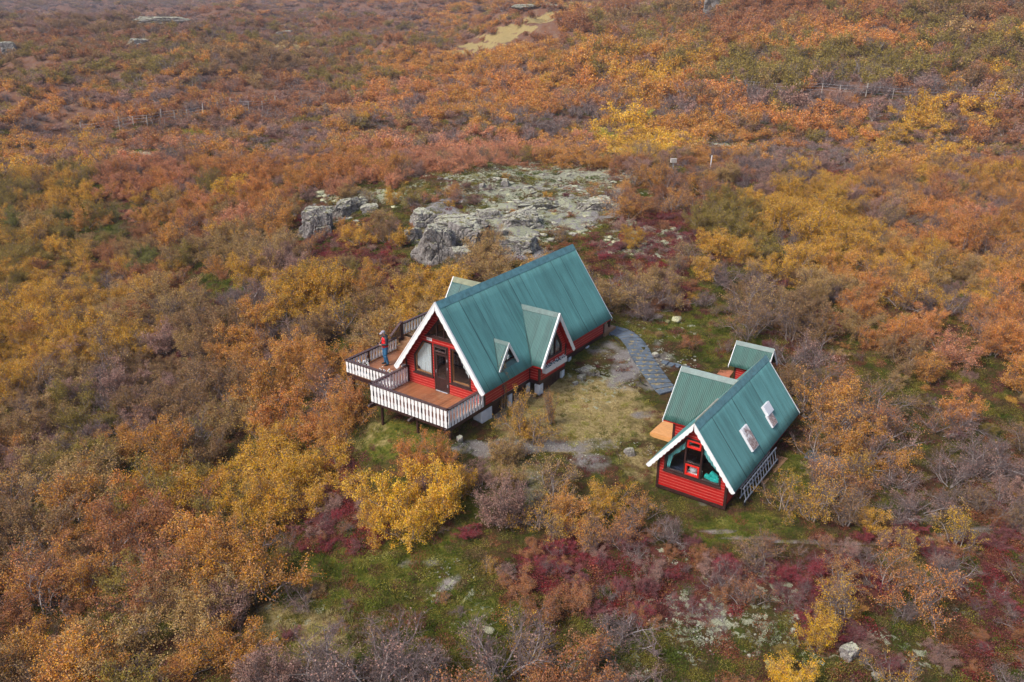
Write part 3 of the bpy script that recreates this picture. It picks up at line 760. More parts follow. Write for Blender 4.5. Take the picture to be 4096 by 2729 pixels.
        for i in range(46):
            x, y, z = rr.uniform(.03, .2), rr.uniform(.03, .85), rr.uniform(.2, .30)
            lf.ball((x, y, z), (.03, .03, .02), seg=5, ring=3)
        lf.build('leaves', m_bluegreen, fbx_); blooms(fbx_, M['white'], 34, (.03, .22), (.03, .85), (.27, .36), .028, rr)
m_bluegreen = m_paint('dark_blue_leaves', (.015, .12, .16), .4, .6, 20)
bay()
# small triangular dormer
def dormer():
    yc, zr, xe, hy = 1.80, 2.361, 2.303, .76; ze = HR-SL*xe+.02; sl = (zr-ze)/hy; run = math.hypot(hy, zr-ze); c_, s_ = hy/run, (zr-ze)/run
    x0 = (HR-zr)/SL
    for sy in (-1, 1):
        def clip(s):
            zm = HR-SL*(x0+s); return (0, max(0.0, min(1, (zr-zm)/(zr-ze)+.03)))
        corrugated('dormer_roof', cab, M['roofS'], (x0, yc, zr), (1, 0, 0), (0, sy*c_, -s_), xe-x0, run, clip=clip, rows=6)
        fbx = lambda a, b, d: (xe+d, a, b)
        barge('barge_board', cab, (yc, zr+.015), (yc+sy*(hy+.01), ze+.0), fbx, 1, w=.125, amp=.012, waves=5, th=.03)
        V0 = Vector((x0, yc, zr)); V1 = Vector((xe, yc+sy*hy, ze)); nm = Vector((sn, 0, cs)); dv = (V1-V0).normalized(); sd = dv.cross(nm).normalized()*.05*(-sy); up = nm*.014
        mb = MB(); mb.add([V0-sd*.3+up, V0+sd+up, V1+sd+up, V1-sd*.3+up, V0-sd*.3+up*1.4, V0+sd+up*1.4, V1+sd+up*1.4, V1-sd*.3+up*1.4], [(0,1,2,3),(4,5,6,7),(0,1,5,4),(1,2,6,5),(2,3,7,6),(3,0,4,7)])
        mb.build('valley_flashing', M['capG'], cab)
    cm = MB()
    for sy in (-1, 1): cm.prism([(yc, zr+.025), (yc+sy*.09, zr+.025-.09*sl), (yc+sy*.09, zr+.012-.09*sl), (yc, zr+.005)], lambda a, b, d: (d, a, b), x0, xe+.01)
    cm.build('ridge_cap', M['capG'], cab)
    xw = xe-.14; f = x_plane(xw, 1); zb = HR-SL*xw+.02
    win = [(yc-.62, zb), (yc+.62, zb), (yc, zr-.10)]
    window(cab, f, win, .06, label='small triangular dormer window'); 
    MB().prism([(yc-.5, zb+.02), (yc+.5, zb+.02), (yc, zr-.2)], f, -.6, -.58).build('interior', M['dark'], cab)
    MB().ball((xw-.07, yc-.22, zb+.17), (.03, .03, .10), seg=8).build('ornament', M['whitewood'], cab)
    # apron flashing below the window
    a = Vector((xw, yc-.72, zb)); d_ = Vector((cs, 0, -sn)); nm = Vector((sn, 0, cs)); ln = Vector((0, 1.5, 0)); u_ = nm*.016
    p = a-d_*.02+u_; q = a+d_*.26+u_
    mb = MB(); mb.add([p, p+ln, q+ln, q, p+nm*.004, p+ln+nm*.004, q+ln+nm*.004, q+nm*.004], [(0,1,2,3),(4,5,6,7),(0,1,5,4),(1,2,6,5),(2,3,7,6),(3,0,4,7)])
    mb.build('apron_flashing', M['capG'], cab)
dormer()
# cross wing rising on the deck side
def wing():
    yc, zr, xe = 2.88, 4.40, -1.66; hy = 1.62; sl = 1.46; ze = zr-hy*sl; run = math.hypot(hy, hy*sl); c_, s_ = hy/run, hy*sl/run
    for sy in (-1, 1):
        def clip(s):
            x = -s-.02; zm = HR+SL*x; return (0, max(0.0, min(1, (zr-zm)/(zr-ze)+.03)))
        corrugated('wing_roof', cab, M['roofS'], (-.02, yc, zr), (-1, 0, 0), (0, sy*c_, -s_), abs(xe), run, clip=clip)
        mb = MB(); mb.prism([(yc, zr+.03), (yc+sy*(hy+.03), ze), (yc+sy*(hy-.02), ze-.14), (yc, zr-.16)], lambda a, b, d: (d, a, b), xe-.04, xe)
        mb.build('barge_board', M['white'], cab)
    cm = MB()
    for sy in (-1, 1): cm.prism([(yc, zr+.03), (yc+sy*.15, zr+.03-.15*sl), (yc+sy*.15, zr+.015-.15*sl), (yc, zr+.01)], lambda a, b, d: (d, a, b), xe, 0)
    cm.build('ridge_cap', M['mossycap'], cab)
    f = x_plane(-1.45, -1); mb = MB(); siding(mb, f, [(yc-1.2, 1.8), (yc+1.2, 1.8), (yc+1.2, 2.5), (yc, zr-.2), (yc-1.2, 2.5)], (), .135); mb.build('wing_wall', [M['red'], M['worn']], cab)
wing()
# roof hatch box behind the bay gable
def hatch():
    c0 = Vector((1.62, 5.88, HR-SL*1.62)); d_ = Vector((cs, 0, -sn)); nm = Vector((sn, 0, cs)); yv = Vector((0, 1, 0))
    def bx_(s0, s1, y0, y1, h0, h1, name, mat):
        P = lambda s, y, h: c0+d_*s+yv*y+nm*h
        mb = MB(); mb.add([P(s0,y0,h0),P(s1,y0,h0),P(s1,y1,h0),P(s0,y1,h0),P(s0,y0,h1),P(s1,y0,h1),P(s1,y1,h1),P(s0,y1,h1)], [(0,3,2,1),(4,5,6,7),(0,1,5,4),(1,2,6,5),(2,3,7,6),(3,0,4,7)])
        return mb.build(name, mat, cab, bevel=.006)
    bx_(-.1, .85, -.62, 0, .0, .14, 'roof_hatch', M['metal']); bx_(-.05, .80, -.56, -.05, .142, .155, 'hatch_lid', M['greyplate']); bx_(.86, 1.1, -.14, .10, .01, .09, 'vent_box', M['capG'])
hatch()
# foundation
def foundation():
    def blk(x0, x1, y0, y1, zt, zb=-2.6):
        MB().box((x0, y0, zb), (x1, y1, zt)).build('foundation_block', M['concrete'], cab, bevel=.01)
    blk(Wd-.48, Wd, -.17, .585, -.29); blk(Wd-.30, Wd, 1.88, 2.15, -.29); blk(Wd-.3, Wd, 3.40, 3.62, -.29); blk(2.52, 2.80, 3.57, 3.90, -.29); blk(2.5, 2.80, 5.55, 5.80, -.29); blk(Wd-.3, Wd, 7.1, 7.35, -.29); blk(Wd-.3, Wd, 8.9, 9.15, -.29)
    blk(-Wd, -Wd+.4, -.1, .4, -.29, -3.2); blk(-Wd, -Wd+.4, 4, 4.4, -.29)
    bm_ = MB(); bm_.box((Wd-.09, -2.66, -.255), (Wd+.01, 3.56, -.075)); bm_.build('sill_beam', M['brown'], cab, bevel=.006)
    MB().box((Wd-.09, 5.82, -.255), (Wd+.01, LB, -.075)).build('sill_beam', M['brown'], cab)
    MB().box((2.70, 3.56, -.255), (2.81, 5.82, -.075)).build('sill_beam', M['brown'], cab)
    MB().box((Wd, 3.56, -.255), (2.70, 3.64, -.075)).build('sill_beam', M['brown'], cab)
    MB().box((Wd-.07, .6, -.075), (Wd+.016, 3.56, -.062)).build('drip_flashing', M['metal'], cab)
    for x in (-2.0, .35):
        MB().prism([(-2.86, -.14), (-2.80, -.08), (-2.4, -.07), (.0, -.07), (.0, -.26), (-2.45, -.26), (-2.72, -.24), (-2.84, -.19)], lambda a, b, d: (x+d, a, b), -.05, .05).build('deck_joist', M['brown'], cab)
    sk = MB()
    for (ya, yb, xx) in ((.60, 1.88, Wd-.12), (2.16, 3.5, Wd-.12), (3.92, 5.53, 2.68), (5.85, LB, Wd-.12)):
        n = int((yb-ya)/.13)
        for i in range(n): y = ya+(yb-ya)*i/n; sk.box((xx, y, -2.2), (xx+.02+.004*(i % 2), y+(yb-ya)/n-.006, -.2))
    n = 28
    for i in range(n): x = -Wd+.1+i*(2*Wd-.6)/n; sk.box((x, .35, -3.2), (x+.148, .37, -.2))
    sk.build('skirting', M['brown'], cab)
foundation()
# decks and railings
def decks():
    f = MB(); x = -2.14
    while x < 2.08: f.box((x, -2.46, -.04), (x+.136, -.03, 0)); x += .1415
    f.build('deck', M['deck'], cab, label='front deck boards')
    f = MB(); x = -5.16
    while x < -2.30: f.box((x, -1.02, -.04), (x+.136, 2.5, .0)); x += .1415
    f.build('deck', M['deck'], cab, label='side deck boards')
    f = MB(); x = -5.16
    while x < -1.6: f.box((x, 2.92, .56), (x+.136, 7.2, .60)); x += .1415
    f.build('deck', M['step'], cab, label='upper deck boards')
    s = MB()
    for i in range(3):
        y0 = 2.40+i*.245; z0 = .2*i
        s.box((-5.14, y0, z0), (-2.35, y0+.03, z0+.165)); s.box((-5.16, y0-.02, z0+.165), (-2.33, y0+.115, z0+.20)); s.box((-5.16, y0+.12, z0+.165), (-2.33, y0+.255, z0+.2))
    s.build('stairs', M['step'], cab, label='three wooden steps up to the upper deck')
    fr = MB()
    fr.box((-2.20, -2.50, -.20), (2.25, -2.455, -.045)); fr.box((-2.20, -2.45, -.20), (-2.15, -.0, -.045)); 
    fr.box((-5.20, -1.06, -.22), (-2.22, -1.02, -.045)); fr.box((-5.20, -1.02, -.22), (-5.15, 2.6, -.045)); fr.box((-5.20, 2.6, .3), (-5.15, 7.2, .55)); fr.box((-5.15, 7.16, .3), (-2, 7.2, .55))
    for x in (-4.5, -3.6, -2.6): fr.box((x, -1.0, -.24), (x+.07, 2.4, -.05))
    fr.build('deck_frame', M['brown'], cab)
    for x, y, zt in ((-1.77, -2.25, -.26), (.34, -2.25, -.26), (2.16, -2.25, -.26), (-5.0, -.85, -.22), (-3.2, -.85, -.22), (-5.0, 1.2, -.22), (-5.0, 3.4, .35), (-5.0, 6.8, .35)):
        gx, gy, _ = A2W(x, y); MB().box((x-.05, y-.05, gz(gx, gy)-.3), (x+.05, y+.05, zt+.02)).build('deck_post', M['brown'], cab, bevel=.005)
decks()
def baluster_mesh(h, w, th=.022, bottom=0):
    pr = [(0, w/2), (.27, w/2), (.285, w/2-.008), (.30, w/2+.003), (.315, w/2-.010), (.34, w*.36), (.62, w*.36), (.645, w/2-.010), (.66, w/2+.003), (.675, w/2-.006), (.69, w/2), (1, w/2)]
    mb = MB(); V = []; F = []
    for t, a in pr:
        z = bottom+h*(1-t)
        V += [(-a, 0, z), (a, 0, z), (a, th, z), (-a, th, z)]
    for i in range(len(pr)-1):
        k = i*4; F += [(k, k+1, k+5, k+4), (k+1, k+2, k+6, k+5), (k+2, k+3, k+7, k+6), (k+3, k, k+4, k+7)]
    F += [(0, 3, 2, 1), (len(V)-4, len(V)-3, len(V)-2, len(V)-1)]
    mb.add(V, F); me = bpy.data.meshes.new('baluster'); me.from_pydata(mb.v, [], mb.f); me.materials.append(M['white']); me.update(); return me
def railing(p0, p1, z0, zr=.806, n=10, hb=.80, bz=-.04, outw=1, posts=(), label=None, w=.135, caps=True, c0=0, c1=0, inner=False):
    """p0,p1 in cabin xy; outw = side on which the boards are nailed"""
    P0, P1 = Vector((*p0, 0)), Vector((*p1, 0)); L = (P1-P0).length; u_ = (P1-P0)/L; n_ = Vector((-u_.y, u_.x, 0))*outw
    ang = math.atan2(u_.y, u_.x)
    def bar(a0, a1, s0, s1, za, zb, mb):
        vs = [P0+u_*a+n_*b+Vector((0, 0, z)) for a, b, z in ((a0,s0,za),(a1,s0,za),(a1,s1,za),(a0,s1,za),(a0,s0,zb),(a1,s0,zb),(a1,s1,zb),(a0,s1,zb))]
        mb.add(vs, [(0,3,2,1),(4,5,6,7),(0,1,5,4),(1,2,6,5),(2,3,7,6),(3,0,4,7)])
    tm = MB(); bar(-c0, L+c1, -.10, .055, z0+zr-.035, z0+zr, tm)
    rl = tm.build('railing', M['railtop'], cab, bevel=.006, label=label)
    lm = MB(); bar(.0, L, -.035, .0, z0+zr-.14, z0+zr-.036, lm); bar(0, L, -.035, .0, z0+.03, z0+.10, lm); lm.build('rail', M['brown'], rl)
    for t in posts:
        pm = MB(); bar(t-.045, t+.045, -.085, -.002, z0-.03, z0+zr-.036, pm); pm.build('railing_post', M['brown'], rl, bevel=.004)
    me = baluster_mesh(hb, w, bottom=bz)
    for i in range(n):
        o = bpy.data.objects.new('baluster', me); C.objects.link(o); o.parent = rl
        s = L*(i+.5)/n; q = P0+u_*s-n_*(.060 if inner else 0)
        o.location = (q.x, q.y, z0); o.rotation_euler = (0, 0, ang if outw > 0 else ang+PI)
    return rl
# outer face of each railing carries the white boards
railing((2.25, -2.50), (-2.17, -2.50), 0, n=22, hb=.80, bz=-.06, outw=1, posts=(.1, 1.5, 2.9, 4.32), label='front railing of the deck with white cut-out boards', c0=.05, c1=.05, w=.145)
railing((2.25, -2.50), (2.25, -.02), 0, n=12, hb=.80, bz=-.06, outw=-1, posts=(2.40,), label='railing at the right end of the front deck', w=.14)
railing((-2.17, -2.50), (-2.17, -.02), 0, n=13, hb=.74, bz=.0, outw=1, posts=(2.42,), label='railing between the front deck and the side deck', inner=True, w=.13)
railing((-2.24, -1.06), (-5.20, -1.06), 0, zr=.66, n=15, hb=.53, bz=.04, outw=1, posts=(1.30, 2.9), label='front railing of the side deck', w=.135, c1=.05)
railing((-5.20, -1.06), (-5.20, 2.45), 0, zr=.66, n=18, hb=.53, bz=.04, outw=1, posts=(1.45,), label='long railing of the side deck', w=.13, inner=True)
railing((-5.20, 2.88), (-5.20, 7.2), .60, zr=.68, n=20, hb=.55, bz=.04, outw=1, posts=(2.2,), label='railing of the upper deck', w=.13, inner=True)
def stair_rail():
    mb = MB(); a = Vector((-5.20, 2.02, .80)); b = Vector((-5.20, 2.88, 1.36)); V = []
    for q in (a, b):
        for s_ in (-.06, .08):
            for z in (0, .035): V.append(q+Vector((s_, 0, z)))
    mb.add(V, [(0,1,3,2),(4,6,7,5),(0,4,5,1),(2,3,7,6),(0,2,6,4),(1,5,7,3)])
    r = mb.build('stair_rail', M['railtop'], cab)
    MB().box((-5.21, 2.76, .0), (-5.08, 2.89, 1.36)).build('newel_post', M['brown'], r, bevel=.006)
    for k in range(7):
        y = 2.06+k*.10; z1 = .80+(y-2.02)*.65; MB().box((-5.20, y, .62), (-5.165, y+.04, z1+.01)).build('spindle', M['brown'], r)
stair_rail()
# rear step
def rear():
    mb = MB()
    for k in range(6): mb.box((1.0, LB+.08+k*.20, -.10), (2.30, LB+.27+k*.20, -.06))
    mb.build('deck', M['step'], cab, label='small rear porch deck')
    MB().box((.98, LB+.06, -.36), (2.32, LB+1.28, -.10)).build('deck_frame', M['step'], cab)
    MB().box((2.0, LB+.95, -.1), (2.10, LB+1.05, .72)).build('railing_post', M['brown'], cab)
    MB().box((1.2, LB+.93, .72), (2.25, LB+1.08, .76)).build('porch_rail', M['railtop'], cab)
    MB().box((1.45, LB+.98, .1), (1.9, LB+1.0, .66)).build('porch_panel', M['white'], cab)
rear()
# ------------------------------------------------------------------ SMALL CABIN
cb = empty('guest_cabin', BO, -BYAW, 'small red gabled cabin with wide trapezoid window, teal curtains and two white roof hatches', 'cabin')
bW, bH, bhe, bE, bOF, bRB, bLB = 1.426, 3.301, .912, 1.842, .252, 7.718, 7.45
bS = (bH-bhe)/bE; bcs = bE/math.hypot(bE, bH-bhe); bsn = (bH-bhe)/math.hypot(bE, bH-bhe); bRUN = math.hypot(bE, bH-bhe)
def small_cabin():
    f = y_plane(0); zt = bH-.12-bS*bW
    win = [(-1.19, .775), (1.19, .775), (1.19, 1.40), (.20, 2.72), (-.20, 2.72), (-1.19, 1.40)]
    win = [(-1.19, .775), (1.19, .775), (1.19, 1.42), (.33, 2.50), (-.33, 2.50), (-1.19, 1.42)]
    mb = MB(); siding(mb, f, [(-bW, 0), (bW, 0), (bW, zt), (0, bH-.12), (-bW, zt)], [inset(win, .03)], .13, worn=.015); mb.build('gable_wall', [M['red'], M['worn']], cb)
    w = window(cb, f, win, .085, mull=[(-.33, .80, -.33, 2.46), (.33, .80, .33, 2.46)], mw=.07, d0=-.06, d1=.05, sill=(-1.22, 1.22, .775), label='wide trapezoid front window with dark frame', gl=-.02)
    MB().prism([(-.295, 1.37), (.295, 1.37), (.295, 1.44), (-.295, 1.44)], f, -.03, .045).build('mullion', M['brown'], w)
    for nm, z0, z1, in (('opening_sash', .87, 1.355), ('opening_sash', 2.08, 2.42)):
        mb = MB(); ring(mb, f, [(-.29, z0), (.29, z0), (.29, z1), (-.29, z1)], .07, -.03, .065)
        mb.build(nm, m_redsash, w, bevel=.005, label='lower red opening sash' if z0 < 1 else 'upper red opening sash')
    # room behind the window
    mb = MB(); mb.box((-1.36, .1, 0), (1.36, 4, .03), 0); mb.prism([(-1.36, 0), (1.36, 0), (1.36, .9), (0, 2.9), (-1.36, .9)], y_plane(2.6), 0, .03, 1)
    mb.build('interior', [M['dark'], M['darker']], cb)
    MB().box((-1.2, .25, .03), (-.45, 1.6, .85)).build('bunk', M['navy'], cb, bevel=.05)
    t = MB(); t.box((-.28, .12, .45), (.25, .5, .92)); t.build('wash_stand', M['white'], cb, bevel=.02)
    MB().ball((-.02, .15, 1.08), (.17, .09, .17), seg=20, ring=12).tube([(-.02, .15, .92), (-.02, .15, 1.0)], .03).build('round_basin', M['whitewood'], cb, smooth=True)
    curtain_mesh('curtain', cb, f, [(-1.1, 1.38, .87), (-.98, 1.5, .90), (-.85, 1.68, 1.5), (-.6, 1.98, 1.70), (-.38, 2.25, 1.98)], d=-.06, mat=M['teal'])
    curtain_mesh('curtain', cb, f, [(.38, 2.25, 1.95), (.55, 2.1, 1.72), (.8, 1.8, 1.5), (1.0, 1.55, 1.35), (1.1, 1.4, 1.25)], d=-.06, mat=M['teal'])
    curtain_mesh('curtain', cb, f, [(-.28, 2.38, 2.15), (-.12, 2.38, 2.25), (.0, 2.38, 2.32)], d=-.06, mat=M['teal'])
    q = MB()
    for x, y, z, a in ((.62, .16, .93, .2), (.88, .15, .90, -.15), (.80, .22, 1.05, .5)):
        Mt = Matrix.Translation((x, y, z)) @ Matrix.Rotation(a, 4, 'Y'); q.box((-.17, -.06, -.08), (.17, .10, .08), M=Mt)
    cu = q.build('cushions', M['cushion'], cb, bevel=.03)
    for sx in (-1, 1):
        MB().box((sx*bW-.055, -.035, -.02), (sx*bW+.05, .05, zt-.02)).build('corner_board', M['brown'], cb)
    MB().box((-bW-.05, -.045, -.14), (bW+.05, .0, .0)).build('base_board', M['brown'], cb)
    for sx in (-1, 1):
        fs = x_plane(sx*bW, sx)
        mb = MB()
        if sx < 0: siding(mb, fs, [(0, 0), (2.95, 0), (2.95, zt), (0, zt)], (), .13)
        siding(mb, fs, [(6.2 if sx < 0 else 0, 0), (bLB, 0), (bLB, zt), (6.2 if sx < 0 else 0, zt)], (), .13); mb.build('side_wall', [M['redside'], M['worn']], cb)
        MB().box((sx*bW-.02, .01, -.22), (sx*bW+.0, bLB, .0)).build('base_board', M['brown'], cb)
        corrugated('roof', cb, M['roofB'], (sx*.01, -bOF, bH-.012), (0, 1, 0), (sx*bcs, 0, -bsn), bOF+bRB, bRUN, label='roof slope with the two white hatches' if sx > 0 else 'roof slope meeting the side wing')
        mb = MB(); mb.prism([(0, bH-.04), (sx*(bE-.03), bhe-.03), (sx*(bE-.03), bhe-.09), (0, bH-.11)], lambda a, b, d: (a, d, b), -bOF+.02, bRB-.03); mb.build('soffit', M['red'], cb)
        fb = lambda a, b, d: (a, -bOF-.005-d, b)
        barge('barge_board', cb, (0, bH+.01), (sx*(bE+.02), bhe-.02), fb, -1, w=.18, amp=.032, waves=12, th=.03)
        mb = MB(); mb.prism([(0, bH+.02), (sx*(bE+.02), bhe+.0), (sx*(bE), bhe-.10), (0, bH-.12)], lambda a, b, d: (a, d, b), bRB-.01, bRB+.03); mb.build('barge_board', M['white'], cb, label='plain rear barge board')
    mb = MB(); siding(mb, y_plane_b(bLB), [(-bW, 0), (bW, 0), (bW, zt), (0, bH-.12), (-bW, zt)], (), .13); mb.build('gable_wall', [M['red'], M['worn']], cb, label='rear gable wall')
    cm = MB()
    for sx in (1, -1): cm.prism([(0, bH+.03), (sx*.19, bH+.03-.19*bS), (sx*.19, bH+.015-.19*bS), (0, bH+.01)], lambda a, b, d: (a, d, b), -bOF-.0, bRB+.01, 0 if sx > 0 else 1)
    cm.build('ridge_cap', [M['cap'], M['mossycap']], cb)
    # loose narrow board leaning on the hidden slope
    a = Vector((-.42, .05, bH-.42*bS+.05)); d = Vector((-bcs, 0, -bsn)); y = Vector((0, 1, 0)); n_ = Vector((-bsn, 0, bcs))
    # white hatches on the slope
    def slab(s0, s1, y0, y1, h0, h1, tilt=0):
        o = Vector((0, 0, bH)); dd = Vector((bcs, 0, -bsn)); nm = Vector((bsn, 0, bcs)); yy = Vector((0, 1, 0))
        P = lambda s, y, h: o+dd*s+yy*y+nm*h
        t = tilt
        return [P(s0,y0,h0),P(s1,y0,h0),P(s1,y1,h0),P(s0,y1,h0),P(s0,y0,h1),P(s1,y0,h1+t),P(s1,y1,h1+t),P(s0,y1,h1)]
    F = [(0,3,2,1),(4,5,6,7),(0,1,5,4),(1,2,6,5),(2,3,7,6),(3,0,4,7)]
    for (xa, xb, ya, yb, lab, h1) in ((.91, 1.52, 2.30, 2.96, 'long white roof hatch, rusty at its lower end', .10), (1.17, 1.52, 4.76, 5.36, 'lower half of the white roof hatch, rust-speckled', .08)):
        mb = MB(); s0, s1 = xa/bcs, xb/bcs; mb.add(slab(s0, s1, ya, yb, 0, h1), F); h = mb.build('roof_hatch', M['whitewood'], cb, bevel=.008, label=lab)
        mb = MB(); mb.add(slab(s0+.03, s1-.03, ya+.035, yb-.035, h1, h1+.012), F); mb.build('hatch_lid', M['lid'], h)
    mb = MB(); mb.add(slab(.92/bcs, 1.20/bcs, 4.84, 5.52, 0, .13), F); mb.build('roof_hatch', M['whitewood'], cb, bevel=.01, label='raised clean white upper half of the roof hatch')
    mb = MB(); mb.add(slab(.3/bcs, 1.75/bcs, 2.19, 2.20, 0, .02), F); mb.build('seam', M['roofB'], cb)
    # side wing with its own roof
    yc, zr, xe = 4.57, 3.20, -2.66; hy = 1.62; ze = 1.27; sl = (zr-ze)/hy; run = math.hypot(hy, zr-ze); c_, s_ = hy/run, (zr-ze)/run
    zr = 3.16+.04
    for sy in (-1, 1):
        def clip(s):
            zm = bH-bS*(s+.02); return (0, max(0.0, min(1, (zr-zm)/(zr-ze)+.02)))
        corrugated('wing_roof', cb, m_wing, (-.02, yc, zr), (-1, 0, 0), (0, sy*c_, -s_), abs(xe), run, clip=clip, rows=8, amp=.019, pitch=.080)
        mb = MB(); mb.prism([(yc, zr+.025), (yc+sy*(hy+.02), ze), (yc+sy*(hy), ze-.12), (yc, zr-.14)], lambda a, b, d: (d, a, b), xe-.035, xe+.0); mb.build('barge_board', M['white'], cb)
        mb = MB(); mb.prism([(yc, zr-.04), (yc+sy*(hy-.03), ze-.03), (yc+sy*(hy-.03), ze-.08), (yc, zr-.12)], lambda a, b, d: (d, a, b), xe+.0, -1.6); mb.build('soffit', M['red'], cb)
    cm = MB()
    for sy in (-1, 1): cm.prism([(yc, zr+.035), (yc+sy*.17, zr+.035-.17*sl), (yc+sy*.17, zr+.02-.17*sl), (yc, zr+.015)], lambda a, b, d: (d, a, b), xe-.02, -.05)
    cm.build('ridge_cap', M['capG'], cb)
    xw = -2.18; ya, yb = 3.10, 6.04
    for y0, mp in ((ya, lambda a, b, d: (a, ya-d, b)), (yb, lambda a, b, d: (a, yb+d, b))):
        mb = MB(); siding(mb, mp, [(xw, 0), (-bW, 0), (-bW, 1.32), (xw, 1.32)], (), .13); mb.build('wing_side_wall', [M['red'], M['worn']], cb)
        MB().box((xw-.05, y0-.05, -.02), (xw+.05, y0+.05, 1.3)).build('corner_board', M['brown'], cb)
    mb = MB(); siding(mb, x_plane(xw, -1), [(ya, 0), (yb, 0), (yb, 1.3), (yc, zr-.15), (ya, 1.3)], ([(4.1, 0), (4.95, 0), (4.95, 1.95), (4.1, 1.95)],), .13); mb.build('wing_wall', [M['red'], M['worn']], cb)
    MB().prism([(4.1, .02), (4.95, .02), (4.95, 1.95), (4.1, 1.95)], x_plane(xw+.03, -1), 0, .03).build('door', M['brown'], cb)
    # fresh pine landing at the door
    lp = MB()
    for k in range(8): y = 3.42+k*.245; lp.box((-3.42, y, .16), (-2.22, y+.226, .20))
    lp.build('landing', M['pine'], cb, label='fresh pine landing boards')
    mb = MB(); mb.box((-3.44, 3.40, -.02), (-2.24, 3.43, .155)); mb.box((-3.44, 3.43, -.02), (-3.41, 5.36, .155)); mb.box((-3.44, 5.36, -.02), (-2.24, 5.39, .155)); mb.build('landing_frame', M['pine'], cb)
m_redsash = m_paint('bright_red_sash', (.62, .02, .012), .15, .4, 4)
m_wing = m_roof('green_corrugated_wing_roof', 'x', 30.0, (.052, .135, .115), .15)
small_cabin()

# loose board on the ridge side of the small cabin roof
def loose_board():
    o = empty('loose_board', (0, 0, 0), 0, 'weathered narrow board lying on the hidden roof slope of the small cabin', 'board')
    mb = MB(); d = Vector((-bcs, 0, -bsn)); n_ = Vector((-bsn, 0, bcs)); y = Vector((0, 1, 0)); P0 = Vector((0, 0, bH))
    P = lambda s, yy, h: P0+d*s+y*yy+n_*h
    mb.add([P(.30, .55, .03), P(.42, .55, .03), P(.42, 2.7, .03), P(.30, 2.7, .03), P(.30, .55, .07), P(.42, .55, .07), P(.42, 2.7, .07), P(.30, 2.7, .07)], [(0,3,2,1),(4,5,6,7),(0,1,5,4),(1,2,6,5),(2,3,7,6),(3,0,4,7)])
    o.location = BO; o.rotation_euler = (0, 0, -BYAW); mb.build('plank', M['postwood'], o, bevel=.004)
loose_board()
# ladder lying on its side along the eave
def ladder():
    o = empty('ladder', B2W(1.62, .55, .0), -BYAW, 'grey aluminium ladder lying on its side under the eave of the small cabin', 'ladder')
    X0, X1 = .26, .40; L = 3.9
    r = MB(); r.box((X1-.02, 0, .10), (X1+.01, L, .17)); r.box((X0+.0, 0, .62), (X0+.03, L, .69)); r.build('rail', M['metal'], o)
    for i in range(13):
        y = .12+i*.30; MB().tube([(X1-.005, y, .15), (X0+.015, y, .64)], .018, 6).build('rung', M['metal'], o)
    r2 = MB(); r2.box((X0-.12, .15, .10), (X0-.09, L-.3, .17)); r2.box((X0-.16, .15, .52), (X0-.13, L-.3, .58)); r2.build('rail', M['metal'], o, label='second ladder section behind')
    for i in range(11):
        y = .3+i*.30; MB().tube([(X0-.105, y, .15), (X0-.145, y, .54)], .015, 6).build('rung', M['metal'], o)
    for y in (.02, L-.05): MB().box((X1-.04, y, -.08), (X1+.03, y+.07, .10)).build('foot', M['black'], o)
    p = empty('plank', B2W(1.75, 2.6, -.13), -BYAW-.05, 'weathered brown plank on the ground under the ladder', 'plank'); MB().box((-.1, 0, 0), (.38, 2.6, .05)).build('board', M['step'], p, bevel=.01)
ladder()
def pallet():
    x, y, z = ground(3290, 1840); o = empty('stone_slab', (x, y, z+.02), -.6, 'flat grey slab on the grass behind the small cabin', 'slab')
    MB().prism([(-.8, -.4), (.9, -.45), (1.0, .4), (-.7, .45)], lambda a, b, d: (a, b, d), -.1, .05).build('slab', M['slate'], o, bevel=.02)
pallet()
